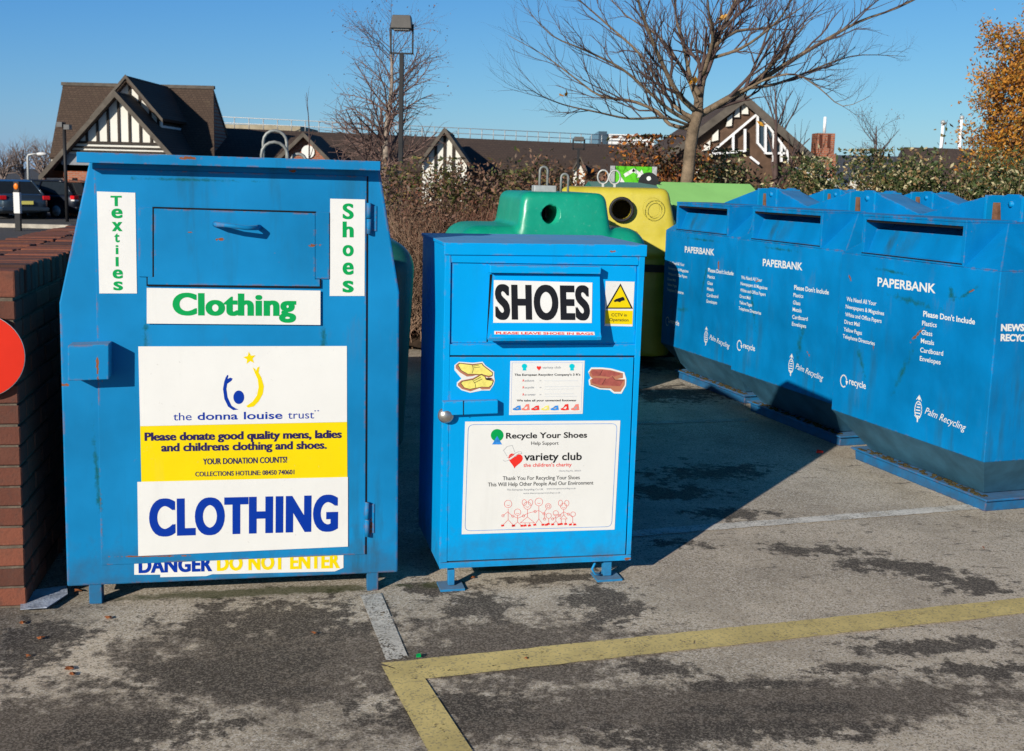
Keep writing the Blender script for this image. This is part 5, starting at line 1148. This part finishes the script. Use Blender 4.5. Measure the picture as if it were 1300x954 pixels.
part('glazing_frame', F_, simple('white frame', (.75, .75, .76), .5), brn)
m = MB(); m.prism([F5(*p_) for p_ in ((962, 147), (997, 193), (972, 193), (961, 182))], Yr+.2, Yr+.3); part('glass', m, simple('dark glass', (.03, .05, .07), .12, 0, .1), brn)
# ---- brick chimney tower
ch = thing('brick_chimney', 'square brick chimney tower with a white mast on top', 'chimney', (0, 0, 0)); Yc = 44
def bx(x0, x1, y0, y1, d_, mm, off=0): p_, r_ = D(x0, y0, Yc), D(x1, y1, Yc); mm.box(p_.x, r_.x, Yc-off, Yc+d_, r_.z, p_.z)
m = MB(); bx(1037.5, 1056, 169, 240, .8, m); tw_ = part('shaft', m, BR, ch, .02); m = MB(); bx(1033, 1057.5, 195, 250, 1.0, m, .1); part('shoulder', m, BR, ch, .02)
m = MB(); bx(1040.5, 1043, 171, 188, .05, m, .02); bx(1051, 1053.5, 171, 188, .05, m, .02); part('recess', m, simple('dark brick', (.09, .03, .02), .9), ch)  # recesses drawn as dark strips on the face of the shaft
m = MB(); p_ = D(1046.3, 169, Yc+.3); m.tube([tuple(p_), (p_.x, p_.y, D(1046, 148, Yc).z)], .06, 8); part('mast', m, simple('white mast', (.85, .85, .86), .4), ch)
# ---- slate roofed range, and the far right building
sl_ = thing('slate_roof_building', 'low slate-roofed range between the chimney and the far gable', 'building', (0, 0, 0)); Ys = 60
s0, s1 = D(1056, 197, Ys+4), D(1150, 199, Ys+4); t0_, t1_ = D(1056, 222, Ys), D(1150, 224, Ys)
m = MB(); slope(m, tuple(s0), tuple(s1), tuple(t1_), tuple(t0_), .2); part('roof', m, tiles('slate', (.06, .07, .09), (.08, .09, .11)), sl_); m = MB(); m.box(s0.x, s1.x, Ys+.3, Ys+7, -.35, t0_.z); part('wall', m, PL, sl_)
fb = thing('far_gabled_building', 'brown-roofed building with a white gable under the two flagpoles', 'building', (0, 0, 0)); Yf = 50
r0, r1 = D(1147, 187, Yf+1), D(1345, 193, Yf+1); l0, l1 = D(1152, 232, Yf-4), D(1345, 232, Yf-4)
m = MB(); slope(m, tuple(r0), tuple(r1), tuple(l1), tuple(l0), .2); slope(m, tuple(r0), tuple(r1), (r1.x, Yf+6, l1.z), (D(1127, 225, Yf+6).x, Yf+6, l0.z), .2); part('roof', m, RT2, fb)
m = MB(); gx0, gx1 = D(1127, 226, Yf+6), D(1152, 226, Yf-4)
m.add([(gx0.x+.3, Yf+5.5, -.35), (gx1.x+.3, Yf-3.6, -.35), (gx1.x+.3, Yf-3.6, l0.z), (r0.x+.2, Yf+1, r0.z-.25), (gx0.x+.3, Yf+5.5, l0.z)], [(0, 1, 2, 3, 4)]); part('gable_wall', m, PL, fb)
m = MB(); m.add([tuple(r0 + Vector((-.05, 0, .05))), (gx0.x, Yf+6, l0.z), (gx0.x, Yf+6, l0.z-.35), tuple(r0 + Vector((-.05, 0, -.35)))], [(0, 1, 2, 3)]); m.add([tuple(r0 + Vector((-.05, 0, .05))), (l0.x, Yf-4, l0.z), (l0.x, Yf-4, l0.z-.35), tuple(r0 + Vector((-.05, 0, -.35)))], [(0, 3, 2, 1)]); part('bargeboard', m, VB, fb)
for (x0, y0, x1, lab) in ((1197, 158, 1196, 'shorter left white flagpole behind the brown roof'), (1221, 152, 1219, 'taller right white flagpole behind the brown roof')):
    p_ = D(x0, y0, 62); m = MB(); m.tube([(p_.x, 62, -.35), (p_.x, 62, p_.z)], [.11, .08], 8); r = thing('flagpole', lab, 'flagpole', (0, 0, 0), 0, 'white flagpoles'); pp_ = part('pole', m, simple('white pole', (.85, .85, .87), .4), r)
    m = MB(); m.ball((p_.x, 62, p_.z+.1), .13); part('finial', m, M['galv'], r)
# ================================================================== LAMPS
def square_lamp(label, px, Y, ztop_px, fw_px, fh_px, headh_px, pole_r, group=None):
    s_ = Y/FPX; top = D(px, ztop_px, Y); r = thing('lamp_post', label, 'lamp post', (top.x, Y, gz(Y)), 0, group); z = lambda d_: top.z - d_*s_ - gz(Y); w = fw_px*s_/2
    m_ = MB(); m_.box(-pole_r, pole_r, -pole_r, pole_r, 0, z(fh_px)+.0); part('pole', m_, M['black'], r, .01)
    t_ = max(.02, 2.0*s_); m_ = MB(); m_.box(-w, w, -t_/2, t_/2, z(fh_px), z(fh_px)+t_)
    for q_ in (-1, 1): m_.box(q_*w-t_/2, q_*w+t_/2, -t_/2, t_/2, z(fh_px), z(headh_px*.6))
    part('frame', m_, M['black'], r)
    m_ = MB(); d_ = w*.9
    m_.hull8([(-w*.95, -d_, z(headh_px)), (w*.95, -d_, z(headh_px)), (w*.95, d_, z(headh_px)), (-w*.95, d_, z(headh_px))], [(-w*.82, -d_*.8, z(0)), (w*.82, -d_*.8, z(0)), (w*.82, d_*.8, z(0)), (-w*.82, d_*.8, z(0))])
    hd_ = part('lamp_head', m_, simple('dark grey lamp housing', (.09, .085, .08), .5), r, .01)
    m_ = MB(); m_.box(-w*.7, w*.7, -d_*.7, d_*.7, z(headh_px)-.02, z(headh_px)-.001); part('lens', m_, simple('frosted lens', (.4, .4, .38), .3), hd_)
    return r
square_lamp('tall black lamp post with a box head on an open frame, before the birch', 510.5, 17.5, 20.5, 27, 46, 16, .035)
square_lamp('small distant lamp post with an open frame head, right of the timbered gable', 735, 46, 174, 14, 16, 5, .05)
M['dgrey'] = simple('dark grey housing', (.12, .12, .12), .5)
fl = thing('floodlight_post', 'black post with two grey floodlights in front of the pavilion', 'lamp post', (X(86, 38), 38, -.35)); z_ = lambda y: D(86, y, 38).z+.35
m = MB(); m.tube([(0, 0, 0), (0, 0, z_(156))], .06, 8); part('pole', m, M['black'], fl)
for s_ in (-1, 1): m = MB(); m.box(s_*.12-.10, s_*.12+.10, -.12, .12, z_(162 + (3 if s_ > 0 else 0)), z_(155.5 + (3 if s_ > 0 else 0))); part('floodlight', m, M['dgrey'], fl, .01)
st = thing('street_lamp', 'thin grey street lamp with an arm pointing right, above the parked cars', 'street lamp', (X(39, 60), 60, -.35)); z_ = lambda y: D(39, y, 60).z+.35; ax_ = lambda x: D(x, 200, 60).x - D(39, 200, 60).x
m = MB(); m.tube([(0, 0, 0), (0, 0, z_(200)), (ax_(40), 0, z_(197)), (ax_(45), 0, z_(196)), (ax_(53), 0, z_(195))], [.1, .07, .06, .05, .05], 8); part('pole', m, M['galv'], st)
m = MB(); m.ball(((ax_(57)), 0, z_(195.5)), .3, 0, 10, 6, (1, .5, .35)); part('lamp_head', m, simple('pale lamp head', (.65, .65, .65), .4), st)
bo = thing('reflector_bollard', 'black and white post with an orange reflector, on the kerb before the cars', 'bollard', (X(24, 34), 34, -.35))
z_ = lambda y: D(24, y, 34).z+.35
m = MB(); m.box(-.085, .085, -.06, .06, 0, z_(231)); part('post', m, M['black'], bo, .01); m = MB(); m.box(-.092, .092, -.075, .067, z_(271), z_(244.5)); part('white_band', m, W, bo); m = MB(); m.ball((0, -.065, z_(237)), .075, 0, 12, 8, (1, .4, 1.3)); part('reflector', m, simple('orange reflector', (.8, .2, .02), .25), bo)
# ================================================================== CARS
def car(label, loc, yaw, kind_, col):
    """x forward along the car, length 4.5"""
    r = thing('parked_car', label, 'car', loc, yaw, 'cars parked along the kerb'); L_, W_ = 4.5, 1.76
    t = NT('car paint'); t.b.inputs['Base Color'].default_value = c4(col); t.b.inputs['Roughness'].default_value = .28; t.b.inputs['Metallic'].default_value = .4; t.b.inputs['Coat Weight'].default_value = .6
    gl = simple('car glass', (.015, .02, .025), .06)
    # stations: x, half width, z bottom, z shoulder
    S_ = [(-2.25, .62, .42, .78), (-2.2, .76, .30, .92), (-1.95, .84, .24, .98), (-1.2, .87, .22, .97), (0, .88, .22, .93), (1.0, .87, .22, .92), (1.7, .84, .24, .80), (2.15, .74, .30, .68), (2.25, .60, .40, .60)]
    if kind_ != 'saloon': S_[0] = (-2.15, .66, .40, .88); S_[1] = (-2.12, .78, .30, .95)
    m_ = MB(); vs = []
    for (x_, w_, zb_, zs_) in S_:
        mid = (zb_+zs_)/2
        vs += [(x_, -w_*.88, zb_), (x_, -w_, zb_+.14), (x_, -w_*1.0, mid+.05), (x_, -w_*.95, zs_-.05), (x_, -w_*.86, zs_), (x_, w_*.86, zs_), (x_, w_*.95, zs_-.05), (x_, w_, mid+.05), (x_, w_, zb_+.14), (x_, w_*.88, zb_)]
    fs = [(i*10+k, i*10+(k+1) % 10, (i+1)*10+(k+1) % 10, (i+1)*10+k) for i in range(len(S_)-1) for k in range(10)] + [list(range(10))[::-1], [(len(S_)-1)*10+k for k in range(10)]]
    m_.add(vs, fs, 0, True); bd_ = part('body', m_, t.mat, r); sub = bd_.modifiers.new('s', 'SUBSURF'); sub.levels = 1; sub.render_levels = 1
    rb_ = -1.55 if kind_ == 'saloon' else -2.05; rt_ = -.85 if kind_ == 'saloon' else -1.55
    base_ = [(rb_, .74), (1.15, .74)]; zr = 1.42
    prof = [(rb_, .93), (rt_, zr-.05), (rt_+.35, zr), (.1, zr), (.35, zr-.03), (1.2, .90)]
    g_ = MB(); vs = []
    for (x_, z_2) in prof: 
        w_ = .80 - (z_2-.9)/.5*.20; vs += [(x_, -w_, z_2), (x_, w_, z_2)]
    n = len(prof); fs = [(2*i, 2*i+1, 2*i+3, 2*i+2) for i in range(n-1)] + [[2*i for i in range(n)][::-1], [2*i+1 for i in range(n)]]
    g_.add(vs, fs, 0, False); part('windows', g_, gl, r, .03)
    m_ = MB()      # roof skin and pillars
    w_ = .615; m_.add([(rt_, -w_, zr-.045), (rt_+.35, -.60, zr+.012), (.1, -.60, zr+.012), (.35, -.61, zr-.02), (.35, .61, zr-.02), (.1, .60, zr+.012), (rt_+.35, .60, zr+.012), (rt_, w_, zr-.045)],
        [(0, 7, 6, 1), (1, 6, 5, 2), (2, 5, 4, 3)])
    for s_ in (-1, 1):
        for (x0, z0_, x1, z1_) in ((rb_, .92, rt_, zr-.05), (1.2, .90, .35, zr-.03), (-.35, .92, -.42, zr-.01)):
            w0 = .80 - (z0_-.9)/.5*.2 + .012; w1 = .80 - (z1_-.9)/.5*.2 + .012
            m_.tube([(x0, s_*w0, z0_), (x1, s_*w1, z1_)], .04, 6)
        w1 = .80 - (zr-.92)/.5*.2 + .012; m_.tube([(rt_, s_*w1, zr-.04), (rt_+.35, s_*w1, zr-.005), (.1, s_*w1, zr-.005), (.35, s_*w1, zr-.03)], .035, 6)
    part('roof', m_, t.mat, r)
    for x_ in (-1.35, 1.4):
        for s_ in (-1, 1):
            m_ = MB(); m_.tube([(x_, s_*.70, .32), (x_, s_*.885, .32)], .32, 20); wh = part('wheel', m_, M['rubber'], r); m_ = MB(); m_.tube([(x_, s_*.80, .32), (x_, s_*.895, .32)], .20, 12); part('rim', m_, M['galv'], wh)
    for s_ in (-1, 1):
        m_ = MB(); xr_ = -2.26 if kind_ == 'saloon' else -2.17; m_.box(xr_, -1.98, s_*.60, s_*.845, .76, .90); part('tail_light', m_, simple('red lens', (.55, .01, .015), .2), r, .02)
        if kind_ != 'saloon': m_ = MB(); m_.box(xr_-.005, -2.02, s_*.62, s_*.84, .70, .755); part('reversing_light', m_, W, r, .01)
    m_ = MB(); m_.box(-2.30 if kind_ == 'saloon' else -2.2, -2.1, -.26, .26, .60 if kind_ == 'saloon' else .74, .72 if kind_ == 'saloon' else .84); part('number_plate', m_, M['lyel'], r)
    m_ = MB(); m_.box(-2.31 if kind_ == 'saloon' else -2.22, -2.0, -.80, .80, .36, .5); part('bumper', m_, t.mat, r, .04)
    return r
pc_ = D(25, 270, 39); car('dark blue-grey saloon seen from behind, at the left edge of the car park', (pc_.x-1.1, 40.6, -.30), math.radians(128), 'saloon', (.035, .055, .08))
pc_ = D(88, 270, 40); car('black estate car with its tail beside the clothing bank', (pc_.x-1.75, 42.2, -.30), math.radians(158), 'estate', (.012, .016, .028))
# ================================================================== LIGHT
AZ, EL = math.radians(32.3), math.radians(21)      # light travels towards +x, +y
w = bpy.data.worlds.new('World'); S.world = w; w.use_nodes = True; nt = w.node_tree; bg = nt.nodes['Background']
sky = nt.nodes.new('ShaderNodeTexSky'); sky.sky_type = 'NISHITA'; sky.sun_disc = False; sky.sun_elevation = EL; sky.sun_rotation = AZ + math.pi
sky.altitude = 0; sky.air_density = 1.0; sky.dust_density = .25; sky.ozone_density = 2.2
sp_ = nt.nodes.new('ShaderNodeSeparateColor'); cm_ = nt.nodes.new('ShaderNodeCombineColor'); nt.links.new(sky.outputs[0], sp_.inputs[0])
for i_, (k_, e_) in enumerate(((.0515, -.055), (.0680, .018), (.0490, .40))):      # cleaner, more even blue of a cold clear day
    a_ = nt.nodes.new('ShaderNodeMath'); a_.operation = 'MULTIPLY_ADD'; a_.inputs[1].default_value = k_/.0943; a_.inputs[2].default_value = e_/.0943; nt.links.new(sp_.outputs[i_], a_.inputs[0])
    b_ = nt.nodes.new('ShaderNodeMath'); b_.operation = 'MAXIMUM'; b_.inputs[1].default_value = 0; nt.links.new(a_.outputs[0], b_.inputs[0]); nt.links.new(b_.outputs[0], cm_.inputs[i_])
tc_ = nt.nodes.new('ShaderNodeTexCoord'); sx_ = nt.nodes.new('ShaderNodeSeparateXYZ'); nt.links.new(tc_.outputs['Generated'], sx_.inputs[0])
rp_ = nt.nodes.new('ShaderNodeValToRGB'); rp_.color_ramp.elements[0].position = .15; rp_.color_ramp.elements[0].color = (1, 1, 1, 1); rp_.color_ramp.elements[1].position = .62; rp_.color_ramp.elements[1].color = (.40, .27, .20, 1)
nt.links.new(sx_.outputs[2], rp_.inputs[0]); mu_ = nt.nodes.new('ShaderNodeMix'); mu_.data_type = 'RGBA'; mu_.blend_type = 'MULTIPLY'; mu_.inputs[0].default_value = 1     # upper sky, out of view, darkened to cut the blue fill light
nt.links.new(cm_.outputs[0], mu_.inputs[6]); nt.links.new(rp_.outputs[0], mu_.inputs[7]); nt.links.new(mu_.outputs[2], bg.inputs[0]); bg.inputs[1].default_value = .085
sn = bpy.data.lights.new('sun', 'SUN'); sn.energy = 5.0; sn.angle = math.radians(.53); sn.color = (1, .93, .82); so = bpy.data.objects.new('sun', sn); C.objects.link(so)
dv = Vector((math.sin(AZ)*math.cos(EL), math.cos(AZ)*math.cos(EL), -math.sin(EL))); so.rotation_euler = dv.to_track_quat('-Z', 'Y').to_euler(); so.location = (-3, -3, 6)
S.view_settings.view_transform = 'Standard'; S.view_settings.look = 'None'; S.view_settings.exposure = .15; S.view_settings.gamma = 1
S.cycles.max_bounces = 6; S.cycles.transparent_max_bounces = 8
